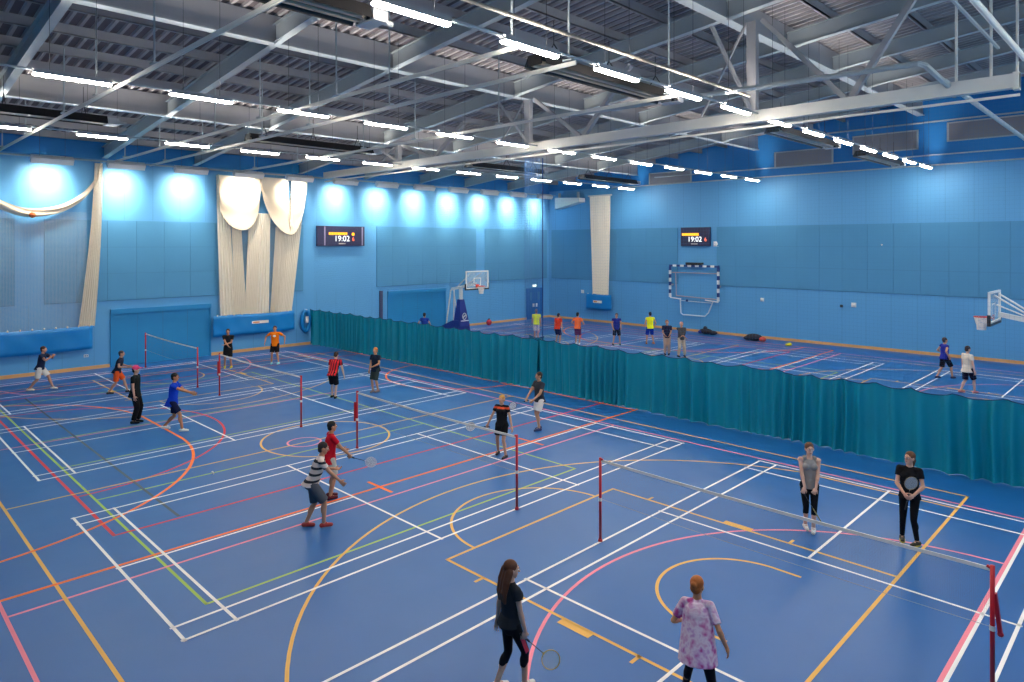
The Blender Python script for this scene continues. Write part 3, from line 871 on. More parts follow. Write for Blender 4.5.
em.path([(-1.16, 0.15*math.cos(a*PI/10), 1.12+0.19*math.sin(a*PI/10)) for a in range(20)], 0.025, 6, True)
em.bar((-1.15, -0.1, 1.05), (-1.17, 0.1, 1.2), 0.04, 0.05).box(-1.15, -1.1, -0.3, 0.3, 0.82, 0.87)
em.build('emblem', mat('emblem_white', rgb(230, 230, 235), 0.5), po_)
MB().box(-1.58, -1.41, -0.09, 0.09, 2.1, 2.9).build('upright', WHITEMET, bu)
MB().bar((-2.35, 0, 2.75), (-0.12, 0, 3.18), 0.14, 0.16).build('boom_arm', WHITEMET, bu)
MB().bar((-2.3, 0.14, 2.72), (-2.55, 0.3, 0.5), 0.06, 0.06).bar((-2.3, -0.14, 2.72), (-2.55, -0.3, 0.5), 0.06, 0.06).bar((-2.2, 0, 2.75), (-1.75, 0, 0.8), 0.05, 0.05).build('rear_strut', WHITEMET, bu)
MB().tube((-1.35, 0.35, 3.0), (-0.06, 0.45, 3.85), 0.03).tube((-1.35, -0.35, 3.0), (-0.06, -0.45, 3.85), 0.03).tube((-1.35, 0, 2.95), (-0.06, 0, 3.5), 0.025).bar((-1.35, -0.37, 2.98), (-1.35, 0.37, 2.98), 0.05, 0.05).build('board_stay', WHITEMET, bu)
bd = MB().box(-0.02, 0.02, -0.9, 0.9, 2.9, 3.95).build('backboard', GLASS, bu)
f = MB()
for y0, y1, z0, z1 in ((-0.93, 0.93, 3.9, 3.97), (-0.93, 0.93, 2.88, 2.95), (-0.93, -0.86, 2.88, 3.97), (0.86, 0.93, 2.88, 3.97)): f.box(-0.035, 0.035, y0, y1, z0, z1)
for y0, y1, z0, z1 in ((-0.295, 0.295, 3.5, 3.55), (-0.295, 0.295, 3.06, 3.1), (-0.295, -0.245, 3.06, 3.55), (0.245, 0.295, 3.06, 3.55)): f.box(0.021, 0.026, y0, y1, z0, z1)
f.build('board_frame', WHITEMET, bd)
MB().box(-0.05, 0.05, -0.95, 0.95, 2.82, 2.9).box(-0.05, 0.05, -0.96, -0.92, 2.82, 3.2).box(-0.05, 0.05, 0.92, 0.96, 2.82, 3.2).build('edge_padding', BLACKMET, bd)
rm = MB().path([(0.375+0.23*math.cos(a*PI/14), 0.23*math.sin(a*PI/14), 3.05) for a in range(28)], 0.014, 8, True)
rm.box(0.02, 0.16, -0.07, 0.07, 3.02, 3.07).box(0.02, 0.035, -0.12, 0.12, 2.95, 3.15)
rmo = rm.build('hoop_rim', mat('rim_red', rgb(226, 56, 34), 0.4), bu)
P = []
for z, r in ((3.04, 0.225), (2.9, 0.19), (2.75, 0.15), (2.6, 0.135)):
    P.append([(0.375+r*math.cos(a*PI/12), r*math.sin(a*PI/12), z) for a in range(25)])
MB().grid(P).build('hoop_net', HNET, rmo, True)
bu.location = (-14.5, 17.65, 0)
tag(bu, 'white and navy portable basketball hoop standing by the left wall beyond the curtain', 'basketball hoop', 'portable basketball hoops')
b2 = copy_tree(bu); b2.location = (11.42, 18.1, 0); b2.rotation_euler = (0, 0, PI)
tag(b2, 'white basketball hoop seen from the side at the right edge beyond the curtain', 'basketball hoop', 'portable basketball hoops')

# ------------------------------------------------------------------ folded goal on the far wall
go = empty('handball_goal', (-6.12, YF-0.02, 0)); tag(go, 'blue and white striped goal folded flat against the far wall', 'goal')
GB = mat('goal_blue', rgb(28, 54, 120), 0.5)
def banded(p0, p1, n, start, nm):
    m = MB(); p0 = Vector(p0); p1 = Vector(p1)
    for k in range(n):
        m.cur = (k+start) % 2
        m.bar(p0+(p1-p0)*(k/n), p0+(p1-p0)*((k+1)/n), 0.12, 0.12)
    m.build(nm, [WHITEMET, GB], go)
yy = -0.3
banded((-1.74, yy, 4.2), (1.74, yy, 4.2), 13, 1, 'crossbar')
banded((-1.7, yy, 2.15), (-1.7, yy, 4.14), 8, 0, 'goalpost')
banded((1.7, yy, 2.05), (1.7, yy, 4.14), 8, 0, 'goalpost')
MB().tube((-1.65, -0.2, 3.75), (1.65, -0.2, 3.75), 0.03).tube((-1.3, -0.2, 2.25), (1.6, -0.2, 2.15), 0.03).tube((-1.3, -0.2, 2.25), (-1.35, -0.2, 3.75), 0.025).build('net_support', mat('dull_rail', rgb(170, 150, 150), 0.5), go)
MB().bar((-1.7, -0.28, 2.12), (-0.9, -0.3, 2.05), 0.06, 0.06).bar((0.8, -0.28, 2.08), (1.7, -0.3, 2.0), 0.06, 0.06).build('hinge_bar', WHITEMET, go)
MB().path([(-1.0, -0.22, 2.1), (-0.95, -0.22, 1.15), (-0.8, -0.22, 1.05), (0.75, -0.22, 1.05), (1.0, -0.22, 1.3), (1.3, -0.22, 2.0)], 0.04).bar((-1.0, -0.15, 1.95), (1.25, -0.15, 1.9), 0.04, 0.04).build('wall_bracket', mat('bracket_pale', rgb(190, 206, 214), 0.5), go)
MB().box(-0.55, 0.55, -0.34, -0.02, 4.3, 4.42).box(-0.5, 0.6, -0.4, -0.3, 4.26, 4.36).build('top_hinge', BLACKMET, go)
MB().ell((-0.5, -0.26, 1.98), (0.08,)*3).build('latch', GB, go)
MB().box(-1.72, -1.6, -0.28, 0, 2.9, 3.0).box(1.6, 1.72, -0.28, 0, 2.9, 3.0).build('wall_arm', STEEL, go)

# small devices on the walls
def dev(x, z, r, label, cat, c=WHITEMET):
    o = empty(cat.replace(' ', '_'), (x, YF, z)); tag(o, label, cat)
    MB().box(-r, r, -0.05, 0, -r, r).build('back_plate', c, o)
    MB().ell((0, -0.05, 0), (r*0.8, 0.05, r*0.8), None, 12, 8).build('lens', c, o, True)
    return o
dev(-4.72, 5.6, 0.16, 'small white round sensor on the far wall right of the scoreboard', 'wall sensor')
dev(3.35, 2.3, 0.12, 'white wall device right of the dark dot on the far wall', 'wall sensor')
dev(2.72, 2.2, 0.07, 'small dark dot fitting on the far wall beside a white device', 'wall fitting', BLACKMET)
dev(4.75, 5.55, 0.06, 'tiny pale fitting on the panel seam high on the far wall', 'wall fitting')
dev(-15.35, 2.12, 0.12, 'small white box on the far wall beside the straight net', 'wall sensor')
dev(-1.75, 2.3, 0.1, 'faint pale fitting on the far wall above the black and red bag', 'wall fitting')
so_ = empty('wall_socket', (XL, -2.05, 0.62)); tag(so_, 'small pale socket plate low on the left wall under the blue vinyl', 'socket')
MB().box(0, 0.02, -0.09, 0.09, -0.06, 0.06).build('back_plate', WHITEMET, so_)
MB().box(0.02, 0.024, -0.06, -0.015, -0.03, 0.03).box(0.02, 0.024, 0.015, 0.06, -0.03, 0.03).build('outlet', SEAM, so_)

# bags and bits on the far floor
def lumps(name, loc_, parts, label, cat):
    o = empty(name, loc_); tag(o, label, cat)
    for nm, m, prims in parts:
        b = MB()
        for c, r in prims: b.ell(c, r, None, 14, 9)
        b.build(nm, m, o, True)
    return o
BK = mat('bag_black', rgb(30, 32, 44), 0.8)
lumps('sports_bag', (-5.1, 28.3, 0), [('bag_body', BK, [((0,0,0.17),(0.45,0.25,0.18)), ((0.45,0.02,0.12),(0.3,0.2,0.13)), ((-0.05,0,0.35),(0.13,0.12,0.14))]), ('strap', NAVY, [((-0.3,-0.15,0.12),(0.16,0.1,0.1))])], 'dark slumped sports bag on the floor by the far wall, nearer the goal', 'bag')
lumps('sports_bag', (-1.65, 27.6, 0), [('bag_body', BK, [((0,0,0.2),(0.5,0.28,0.21)), ((-0.35,0,0.12),(0.3,0.2,0.13))]), ('red_side_pocket', mat('bag_red', rgb(196, 74, 60), 0.8), [((0.55,-0.1,0.14),(0.2,0.18,0.14))])], 'black and red sports bag by the far wall, right of the dark one', 'bag')
lumps('folded_bib', (0.6, 26.95, 0), [('cloth', mat('bib_yellow', rgb(222, 210, 40), 0.8), [((0,0,0.07),(0.17,0.14,0.075)), ((0.08,0.02,0.1),(0.12,0.1,0.08))])], 'small crumpled yellow bib on the floor near the far wall', 'bib')
lumps('red_bag', (-18.0, 21.95, 0), [('bag_body', mat('bag_red2', rgb(176, 36, 50), 0.8), [((0,0,0.2),(0.16,0.22,0.21))]), ('strap', BK, [((0,0,0.42),(0.03,0.12,0.06))])], 'small red bag against the left wall right of the basketball unit', 'bag')

# shuttlecock
def shuttle(loc_, label):
    o = empty('shuttlecock', loc_); tag(o, label, 'shuttlecock')
    MB().ell((0.045,0,0.02), (0.016,0.014,0.014), None, 12, 8).build('cork', mat('cork', rgb(230, 220, 200), 0.7), o, True)
    P = [[(x, r*math.cos(a*PI/8), 0.033+0*x+r*math.sin(a*PI/8)) for a in range(17)] for x, r in ((0.04,0.013),(0.0,0.024),(-0.035,0.033))]
    MB().grid(P).build('feather_skirt', mat('feather_white', rgb(240, 240, 236), 0.7), o, True)
shuttle((-0.68, -3.61, 0.0), 'tiny white shuttlecock lying on the blue floor left of the orange arc')

# ------------------------------------------------------------------ badminton nets
BNET = net_mat('badminton_netting', rgb(120, 100, 90), 0.02, 0.0008)
def bnet(x0, label, lever):
    o = empty('badminton_net', (x0, 0, 0)); tag(o, label, 'badminton net', 'badminton nets')
    for k, px in enumerate((0.0, 6.1)):
        sg = -1 if k == 0 else 1
        m = MB().tube((px,0,0.03), (px,0,1.57), 0.027, n=12).tube((px,0,0.0), (px,0,0.05), 0.045, 0.035, n=14).bar((px,0,1.53), (px-sg*0.06,0,1.55), 0.03, 0.03)
        p = m.build('post', RED, o, True)
        if lever[k]:
            if lever[k] == 'lean':
                MB().bar((px+0.02, 0.03, 1.22), (px+0.075, 0.05, 0.72), 0.055, 0.045).ell((px+0.075, 0.05, 0.72), (0.036,)*3).build('tension_lever', RED, p)
            else:
                MB().box(px-0.085, px-0.03, -0.05, 0.05, 0.74, 1.26).build('hanging_pad', RED, p)
        MB().tube((px,0,0.76), (px,0,0.82), 0.034, n=10).build('net_tie', TAPE, p)
    n = 24
    def sag(x): return -0.03*math.sin(PI*x/6.1)
    P = [[(6.1*i/n, 0, z+sag(6.1*i/n)) for i in range(n+1)] for z in (0.80, 1.15, 1.5)]
    MB().grid(P).build('netting', BNET, o)
    t = MB()
    for i in range(n):
        a, b = 6.1*i/n, 6.1*(i+1)/n
        t.bar((a,0,1.52+sag(a)), (b,0,1.52+sag(b)), 0.016, 0.046)
    t.build('top_tape', TAPE, o)
    MB().path([(6.1*i/n, 0, 0.80+sag(6.1*i/n)) for i in range(n+1)], 0.004, 5).build('bottom_cord', mat('cord_grey', rgb(170, 165, 170), 0.8), o)
    return o
bnet(CX['A'], 'badminton net with red posts farthest away, in front of the blue store doors', (None, None))
bnet(CX['B'], 'badminton net with red posts, second from the left wall', ('pad', None))
bnet(CX['C'], 'badminton net with red posts in the middle, right of the man in red', ('pad', None))
bnet(CX['D'], 'badminton net with red posts nearest the viewer, crossing the lower right', (None, 'lean'))

# ------------------------------------------------------------------ people
def solid(mb, voxel, smooth, scale, name, m, parent, floor=False):
    """union of overlapping closed shapes -> one continuous smooth skin"""
    me = bpy.data.meshes.new('tmp'); me.from_pydata(mb.v, [], mb.f); me.update()
    bm = bmesh.new(); bm.from_mesh(me); bmesh.ops.recalc_face_normals(bm, faces=bm.faces); bm.to_mesh(me); bm.free()
    t = bpy.data.objects.new('tmp', me); COL.objects.link(t)
    r = t.modifiers.new('r', 'REMESH'); r.mode = 'VOXEL'; r.voxel_size = voxel
    if smooth:
        s = t.modifiers.new('s', 'SMOOTH'); s.factor = 0.5; s.iterations = smooth
    bpy.context.view_layer.update()
    dg = bpy.context.evaluated_depsgraph_get()
    out = bpy.data.meshes.new_from_object(t.evaluated_get(dg))
    bpy.data.objects.remove(t); bpy.data.meshes.remove(me)
    n = len(out.vertices); co = np.empty(n*3, dtype=np.float32); out.vertices.foreach_get('co', co)
    co *= scale
    if floor:
        z = co[2::3]; z[z < 0.004] = 0.004; co[2::3] = z
    out.vertices.foreach_set('co', co); out.update()
    out.name = name; out.materials.clear(); out.materials.append(m)
    out.polygons.foreach_set('use_smooth', [True]*len(out.polygons))
    o = bpy.data.objects.new(name, out); COL.objects.link(o); o.parent = parent
    return o

def ik(a, t, l1, l2, hint):
    d = t-a; L = min(d.length, (l1+l2)*0.998); dn = d.normalized()
    x = (l1*l1-l2*l2+L*L)/(2*L); h = math.sqrt(max(0, l1*l1-x*x))
    p = hint-dn*hint.dot(dn)
    if p.length < 1e-5: p = Vector((0, 1, 0))
    p.normalize()
    return a+dn*x+p*h, a+dn*L

def frame(up, fwd):
    u = up.normalized(); f = (fwd-u*fwd.dot(u)).normalized(); r = f.cross(u).normalized()
    return Matrix((r, f, u)).transposed()      # columns: right, forward, up

def V(*a): return Vector(a)
CAMTH = 0.7797
def person(label, pos, phi, H=1.75, fem=False, skin=(196, 142, 112), vox=0.008,
           lean=0, side=0, tw=0, crouch=0, fl_=(-0.1, 0.0), fr_=(0.1, 0.0), fz=(0, 0), fyaw=(8, -8),
           hl=(-0.27, 0.05, 0.82), hr=(0.27, 0.05, 0.82), ehl=None, ehr=None, head=(0, 0), grip=(False, False),
           gdir=(None, None), hair='short', haircol=(50, 36, 28), shirt=None, shirtlen=0.0, sleeve=0.55, shirtw=1.0,
           legs=None, legkind='shorts', legto=0.62, shoes=(230, 230, 226), cap=None, extra=None, face=True, soles=None):
    root = empty('person', (pos[0], pos[1], 0), CAMTH - math.radians(phi))
    tag(root, label, 'person')
    s = H/1.75
    SK = mat('skin_%d_%d_%d' % skin, rgb(*skin), 0.55, 0.35, var=0.05, vscale=9)
    shw = 0.165 if fem else 0.19
    hip = 0.092 if fem else 0.09
    FL = V(fl_[0], fl_[1], fz[0]); FR = V(fr_[0], fr_[1], fz[1])
    pel = (FL+FR)/2; ANK = 0.085
    hz = 0.925
    for f, sx in ((FL, -1), (FR, 1)):
        d = V(f.x-(pel.x+sx*hip), f.y-pel.y, 0).length
        hz = min(hz, f.z+ANK+math.sqrt(max(0.05, 0.838**2-d*d)))
    hz -= crouch
    pel = V(pel.x, pel.y - 0.14*math.sin(math.radians(lean)), hz)
    la, sa = math.radians(lean), math.radians(side)
    u = V(math.sin(sa), math.sin(la), math.cos(la)*math.cos(sa)).normalized()
    B = frame(u, V(0, 1, 0)); up_half = (u+V(0,0,1)).normalized(); Bp = frame(up_half, V(0, 1, 0))
    ta = math.radians(tw)
    BS = frame(u, B.col[1]*math.cos(ta)+B.col[0]*math.sin(ta))
    rt, fw = BS.col[0].copy(), BS.col[1].copy()
    w2 = 1.0 if not fem else 1.04
    # body -------------------------------------------------
    b = MB()
    b.ell(pel+u*0.015, (0.158*w2, 0.108, 0.125), Bp)
    b.ell(pel-fw*0.05-u*0.04+Bp.col[0]*0.07, (0.085, 0.085, 0.1), Bp); b.ell(pel-fw*0.05-u*0.04-Bp.col[0]*0.07, (0.085, 0.085, 0.1), Bp)
    wa = 0.118 if fem else 0.135
    b.ell(pel+u*0.17, (wa, 0.092, 0.17), B)
    b.ell(pel+u*0.35, (0.15 if fem else 0.165, 0.108, 0.18), BS)
    if fem:
        for sx in (-1, 1): b.ell(pel+u*0.36+fw*0.075+rt*(0.07*sx), (0.062, 0.055, 0.06), BS)
    sho = pel+u*0.485
    SL = sho-rt*shw-u*0.01; SR = sho+rt*shw-u*0.01
    b.cap(SL+u*0.0, SR+u*0.0, 0.052, 0.052); b.cap(SL*0.55+SR*0.45+u*0.03, SR*0.55+SL*0.45+u*0.03, 0.06, 0.06)
    nb = pel+u*0.53
    hy, hp = math.radians(head[0]), math.radians(head[1])
    hup = (up_half + V(0,0,1)).normalized()
    F0 = frame(hup, fw*math.cos(hy)+rt*math.sin(hy))
    hf = (F0.col[1]*math.cos(hp)-F0.col[2]*math.sin(hp)); hu = (F0.col[2]*math.cos(hp)+F0.col[1]*math.sin(hp))
    HB = frame(hu, hf); hr_ = HB.col[0]
    hc = nb+hup*0.168+fw*0.018
    b.cap(nb-u*0.03, hc-hup*0.07-hf*0.012, 0.056, 0.052)
    b.ell(hc+hu*0.012-hf*0.008, (0.075, 0.094, 0.1), HB, 18, 12)
    b.ell(hc-hu*0.05+hf*0.022, (0.056, 0.066, 0.072), HB, 16, 10)
    b.ell(hc-hu*0.098+hf*0.06, (0.024, 0.022, 0.02), HB)
    b.cap(hc+hu*0.004+hf*0.09, hc-hu*0.028+hf*0.108, 0.010, 0.014)
    b.ell(hc+hu*0.026+hf*0.082, (0.045, 0.014, 0.011), HB)
    for sx in (-1, 1): b.ell(hc-hu*0.008-hf*0.008+hr_*(0.078*sx), (0.012, 0.024, 0.034), HB)
    # arms and hands
    hands = []
    upa, fora = 0.285, 0.25
    elb = []
    for k, (S0, tgt, eh) in enumerate(((SL, hl, ehl), (SR, hr, ehr))):
        sx = -1 if k == 0 else 1
        hint = V(*eh) if eh else V(0.5*sx, -1.0, -0.3)
        E, W = ik(S0, V(*tgt), upa, fora, hint)
        b.cap(S0, E, 0.051 if not fem else 0.044, 0.039 if not fem else 0.034)
        b.cap(E, E+(W-E)*0.3, 0.038, 0.039); b.cap(E+(W-E)*0.25, W, 0.037 if not fem else 0.033, 0.026)
        fd = (W-E).normalized()
        g = gdir[k]
        if g is not None:
            wd = V(*g); wd = (wd-fd*wd.dot(fd)*0.75).normalized(); fd2 = (fd-wd*fd.dot(wd)).normalized()
        else:
            fd2 = fd; wd = V(0, 1, 0.15); wd = (wd-fd2*wd.dot(fd2)).normalized()
            if wd.length < 0.1: wd = V(0, 0, 1)
        nrm = fd2.cross(wd).normalized()
        inward = V(-sx, 0, 0) if g is None else V(-sx*0.5, -0.2, -0.3)
        if nrm.dot(inward) < 0: nrm = -nrm
        PM = Matrix((wd, nrm, fd2)).transposed()
        b.ell(W+fd2*0.05, (0.043, 0.02, 0.058), PM, 12, 8)
        curl = 78 if grip[k] else 20
        for q, (off, ln) in enumerate(((-0.034, 0.024), (-0.0115, 0.029), (0.0115, 0.031), (0.034, 0.027))):
            p = W+fd2*0.092+wd*off
            ang = math.radians(12 if not grip[k] else 45); dirn = (fd2+wd*off*4.5).normalized()
            for sgm in range(3):
                dd = (dirn*math.cos(ang)+nrm*math.sin(ang)).normalized()
                p2 = p+dd*ln*(1.15 if sgm == 0 else 0.85)
                b.cap(p, p2, 0.0092-0.0006*sgm, 0.0088-0.0006*sgm)
                p = p2; ang += math.radians(curl)*(0.85 if grip[k] else 1.0)
        tb = W+fd2*0.03+wd*0.03
        t1 = tb+(wd*0.75+fd2*0.55+nrm*(0.35 if not grip[k] else 0.8)).normalized()*0.04
        t2 = t1+(wd*0.25+fd2*0.85+nrm*(0.15 if not grip[k] else 0.5)).normalized()*0.032
        b.cap(tb, t1, 0.014, 0.0115); b.cap(t1, t2, 0.011, 0.009)
        hands.append((W+fd2*0.088+nrm*0.026, wd, fd2, nrm)); elb.append((S0, E, W))
    # legs
    lg = []
    for k, (f, yw) in enumerate(((FL, fyaw[0]), (FR, fyaw[1]))):
        sx = -1 if k == 0 else 1
        hj = pel+Bp.col[0]*(hip*sx)-V(0,0,0.02)
        ya = math.radians(-yw); fd = V(-math.sin(ya)*1.0, math.cos(ya), 0)
        A = f+V(0,0,ANK)
        K, A2 = ik(hj, A, 0.425, 0.415, V(fd.x*0.6, fd.y, 0.1))
        b.cap(hj, K, 0.088 if not fem else 0.086, 0.052)
        b.cap(K, A2, 0.05, 0.036)
        sd = (A2-K).normalized(); bk = (V(0,0,0)-fd); bk = (bk-sd*bk.dot(sd)).normalized()
        b.ell(K+(A2-K)*0.32+bk*0.02, (0.048, 0.052, 0.12), frame(-sd, fd), 12, 8)
        b.cap(A2, A2+V(0,0,-0.045)+fd*0.1, 0.034, 0.03)
        lg.append((hj, K, A2, fd))
    solid(b, vox, 3, s, 'body', SK, root)
    # clothes ----------------------------------------------
    cv = max(vox, 0.009)
    if legs is not None:
        c = MB(); i_ = 0.012 if legkind != 'leggings' else 0.007
        LM = legs if not isinstance(legs, tuple) else mat('cloth_%d_%d_%d' % legs, rgb(*legs), 0.85, 0.15, var=0.08, vscale=14)
        c.ecyl(pel-u*0.03, pel+u*0.1, (0.158*w2+i_, 0.112+i_), (0.142+i_, 0.1+i_), Bp)
        c.ell(pel+u*0.0, (0.16*w2+i_, 0.112+i_, 0.1), Bp)
        for q in (1, -1): c.ell(pel-fw*0.05-u*0.04+Bp.col[0]*(0.07*q), (0.085+i_, 0.085+i_, 0.1), Bp)
        for hj, K, A2, fd in lg:
            if legkind == 'leggings':
                if legto >= 1: c.cap(hj, K, 0.092, 0.059); e = K+(A2-K)*min(0.97, legto-1); r1 = 0.058-0.017*(legto-1)
                c.tube(K, e, 0.058, r1, 14); sd = (A2-K).normalized(); bk = -fd; bk = (bk-sd*bk.dot(sd)).normalized()
                c.ell(K+(A2-K)*0.3+bk*0.02, (0.054, 0.058, 0.11), frame(-sd, fd), 12, 8)
            else:
                e = hj+(K-hj)*min(1, legto)
                c.tube(hj, e, 0.104, 0.098 if legto < 1 else 0.085, 16)
                c.ell(hj, (0.104,)*3)
                if legto > 1:
                    c.ell(K, (0.083,)*3); c.tube(K, K+(A2-K)*(legto-1), 0.082, 0.07, 16)
        solid(c, cv, 3, s, {'shorts': 'shorts', 'leggings': 'leggings', 'trousers': 'trousers'}[legkind], LM, root)
    if shirt is not None:
        TM = shirt if not isinstance(shirt, tuple) else mat('cloth_%d_%d_%d' % shirt, rgb(*shirt), 0.85, 0.15, var=0.08, vscale=14)
        c = MB(); i_ = 0.018*shirtw if sleeve > 0 else 0.010
        lo = -0.07-shirtlen
        fl2 = 1.0+shirtlen*1.2
        if shirtlen > 0.1: c.ecyl(pel-fw*0.03+u*lo, pel-fw*0.01+u*0.32, (0.25, 0.215), (0.19, 0.14), Bp)
        c.ecyl(pel+u*lo-fw*0.03, pel+u*0.1-fw*0.005, ((0.158*w2+i_+0.016)*fl2, (0.118+i_+0.036)*fl2), (wa+0.02+i_, 0.108+i_), Bp)
        c.ecyl(pel+u*0.08, pel+u*0.36, (wa+0.02+i_, 0.1+i_), ((0.15 if fem else 0.166)+i_, 0.108+i_), B)
        c.ell(pel+u*0.35, ((0.15 if fem else 0.165)+i_, 0.108+i_, 0.18), BS)
        if fem:
            for sx in (-1, 1): c.ell(pel+u*0.36+fw*0.075+rt*(0.07*sx), (0.062+i_, 0.055+i_, 0.06+i_), BS)
        if sleeve > 0:
            c.cap(SL, SR, 0.062, 0.062); c.cap(SL*0.55+SR*0.45+u*0.022, SR*0.55+SL*0.45+u*0.022, 0.066, 0.066)
            for S0, E, W in elb:
                if sleeve <= 1: c.tube(S0, S0+(E-S0)*sleeve, 0.062, 0.06, 14)
                else:
                    c.cap(S0, E, 0.062, 0.05); c.tube(E, E+(W-E)*(sleeve-1), 0.05, 0.04, 14)
        else:
            for sx in (-1, 1): c.cap(sho+rt*(0.085*sx)+u*0.025, pel+u*0.36+rt*(0.085*sx), 0.056, 0.07)
        solid(c, cv, 3, s, 'shirt' if sleeve > 0 else 'tank_top', TM, root)
    # shoes
    SM = mat('shoe_%d_%d_%d' % shoes, rgb(*shoes), 0.6, 0.3, var=0.1, vscale=20)
    for hj, K, A2, fd in lg:
        c = MB(); g0 = A2-V(0,0,ANK)
        c.cap(g0-fd*0.045+V(0,0,0.045), g0+fd*0.03+V(0,0,0.06), 0.045, 0.045)
        c.cap(g0+fd*0.0+V(0,0,0.05), g0+fd*0.145+V(0,0,0.034), 0.047, 0.036)
        c.tube(A2-fd*0.01, A2-V(0,0,0.06), 0.046, 0.05, 14)
        sh = solid(c, 0.008, 2, s, 'shoe', SM, root, True)
        if soles:
            q = MB(); q.ecyl(g0*s+fd*0.05*s+V(0,0,0.004), g0*s+fd*0.05*s+V(0,0,0.03), (0.052*s, 0.14*s), (0.05*s, 0.135*s), frame(V(0,0,1), fd))
            q.build('sole', mat('sole_%d_%d_%d' % soles, rgb(*soles), 0.6), sh)
    # hair
    HM = mat('hair_%d_%d_%d' % haircol, rgb(*haircol), 0.6, 0.3, var=0.25, vscale=30)
    c = MB()
    if hair != 'bald':
        c.ell(hc+hu*0.03-hf*0.022, (0.083, 0.1, 0.094), HB, 18, 12)
        c.ell(hc-hu*0.025-hf*0.05, (0.074, 0.06, 0.075), HB)
        if hair in ('long', 'pony', 'bun'): c.ell(hc+hu*0.035-hf*0.026, (0.086, 0.1, 0.094), HB, 18, 12)
        if hair == 'long':
            p = hc-hf*0.06-hu*0.02
            path = [p, p-V(0,0,0.12)-fw*0.05, p-V(0,0,0.26)-fw*0.085, p-V(0,0,0.38)-fw*0.075]
            for i in range(3):
                for sx in (-0.06, 0, 0.06):
                    c.cap(path[i]+rt*sx, path[i+1]+rt*sx*1.15, 0.058-0.006*i, 0.052-0.012*i)
        if hair == 'pony':
            c.cap(hc-hf*0.1+hu*0.02, hc-hf*0.13-hu*0.06, 0.03, 0.038); c.cap(hc-hf*0.13-hu*0.06, hc-hf*0.12-hu*0.17, 0.036, 0.015)
        if hair == 'bun': c.ell(hc-hf*0.105+hu*0.02, (0.045,)*3)
        solid(c, 0.008, 2, s, 'hair', HM, root)
    if cap:
        c = MB(); c.ell(hc+hu*0.045-hf*0.01, (0.09, 0.105, 0.09), HB, 18, 12)
        c.ell(hc+hu*0.05+hf*0.12, (0.075, 0.085, 0.012), HB)
        solid(c, 0.008, 1, s, 'cap', mat('cap_%d_%d_%d' % cap, rgb(*cap), 0.8), root)
    if face:
        ew = mat('eye_white', rgb(235, 232, 226), 0.3); ed = mat('eye_dark', rgb(40, 28, 22), 0.3); lp2 = mat('lip', rgb(176, 96, 90), 0.5)
        for sx in (-1, 1):
            e = MB(); e.cur = 0; e.ell((hc+hu*0.006+hf*0.083+hr_*0.03*sx)*s, (0.013*s, 0.010*s, 0.008*s), HB, 12, 8)
            e.cur = 1; e.ell((hc+hu*0.006+hf*0.0895+hr_*0.03*sx)*s, (0.006*s, 0.0045*s, 0.006*s), HB, 10, 6)
            e.build('eye', [ew, ed], root, True)
            MB().ell((hc+hu*0.03+hf*0.093+hr_*0.03*sx)*s, (0.018*s, 0.006*s, 0.004*s), HB, 10, 6).build('eyebrow', HM, root, True)
        MB().ell((hc-hu*0.062+hf*0.083)*s, (0.021*s, 0.010*s, 0.008*s), HB, 12, 8).build('lips', lp2, root, True)
    if extra: extra(root, s, dict(pel=pel, u=u, rt=rt, fw=fw, lg=lg, hc=hc, HB=HB, BS=BS, sho=sho))
    # world data of the hands, for things held
    M = Matrix.Translation(root.location) @ Matrix.Rotation(root.rotation_euler.z, 4, 'Z')
    R3 = M.to_3x3()
    return root, [(M @ (h[0]*s), R3 @ (V(*gdir[k]) if gdir[k] else h[1]), R3 @ h[2], R3 @ h[3]) for k, h in enumerate(hands)]

STRG = net_mat('racket_strings', rgb(226, 224, 220), 0.012, 0.0026, ax=(0, 2), solid=0.36)
def racket(p, d, label, col=(210, 170, 60), face_n=None):
    """p: grip point in the fist, d: direction grip -> head"""
    d = d.normalized()
    n = Vector(face_n) if face_n is not None else d.cross(Vector((0,0,1)))
    if n.length < 0.01: n = Vector((0,1,0))
    n = (n-d*n.dot(d)).normalized(); xx = n.cross(d).normalized()
    o = bpy.data.objects.new('badminton_racket', None); COL.objects.link(o)
    o.empty_display_size = 0.1
    R = Matrix((xx, n, d)).transposed().to_4x4(); o.matrix_world = Matrix.Translation(p) @ R
    tag(o, label, 'racket', 'badminton rackets')
    MB().tube((0,0,-0.07), (0,0,0.1), 0.0135, 0.013, n=10).build('grip', mat('grip_dark', rgb(36, 36, 40), 0.8), o, True)
    FC = mat('racket_%d_%d_%d' % col, rgb(*col), 0.35, 0.5)
    MB().tube((0,0,0.1), (0,0,0.35), 0.005, n=8).build('shaft', mat('shaft_dark', rgb(60, 60, 66), 0.35), o, True)
    f = MB().path([(0.11*math.sin(a*PI/20), 0, 0.475-0.125*math.cos(a*PI/20)*1.0) for a in range(40)], 0.0065, 6, True)
    f.tube((0,0,0.33), (0,0,0.36), 0.008, n=8); f.build('frame', FC, o, True)
    P = []
    for k in range(9):
        t = -1+2*k/8; hw = 0.108*math.sqrt(max(0.0, 1-t*t))
        P.append([(hw*(-1+2*i/8), 0, 0.475+0.123*t) for i in range(9)])
    MB().grid(P).build('strings', STRG, o)
    return o

BLACK = (24, 24, 28)
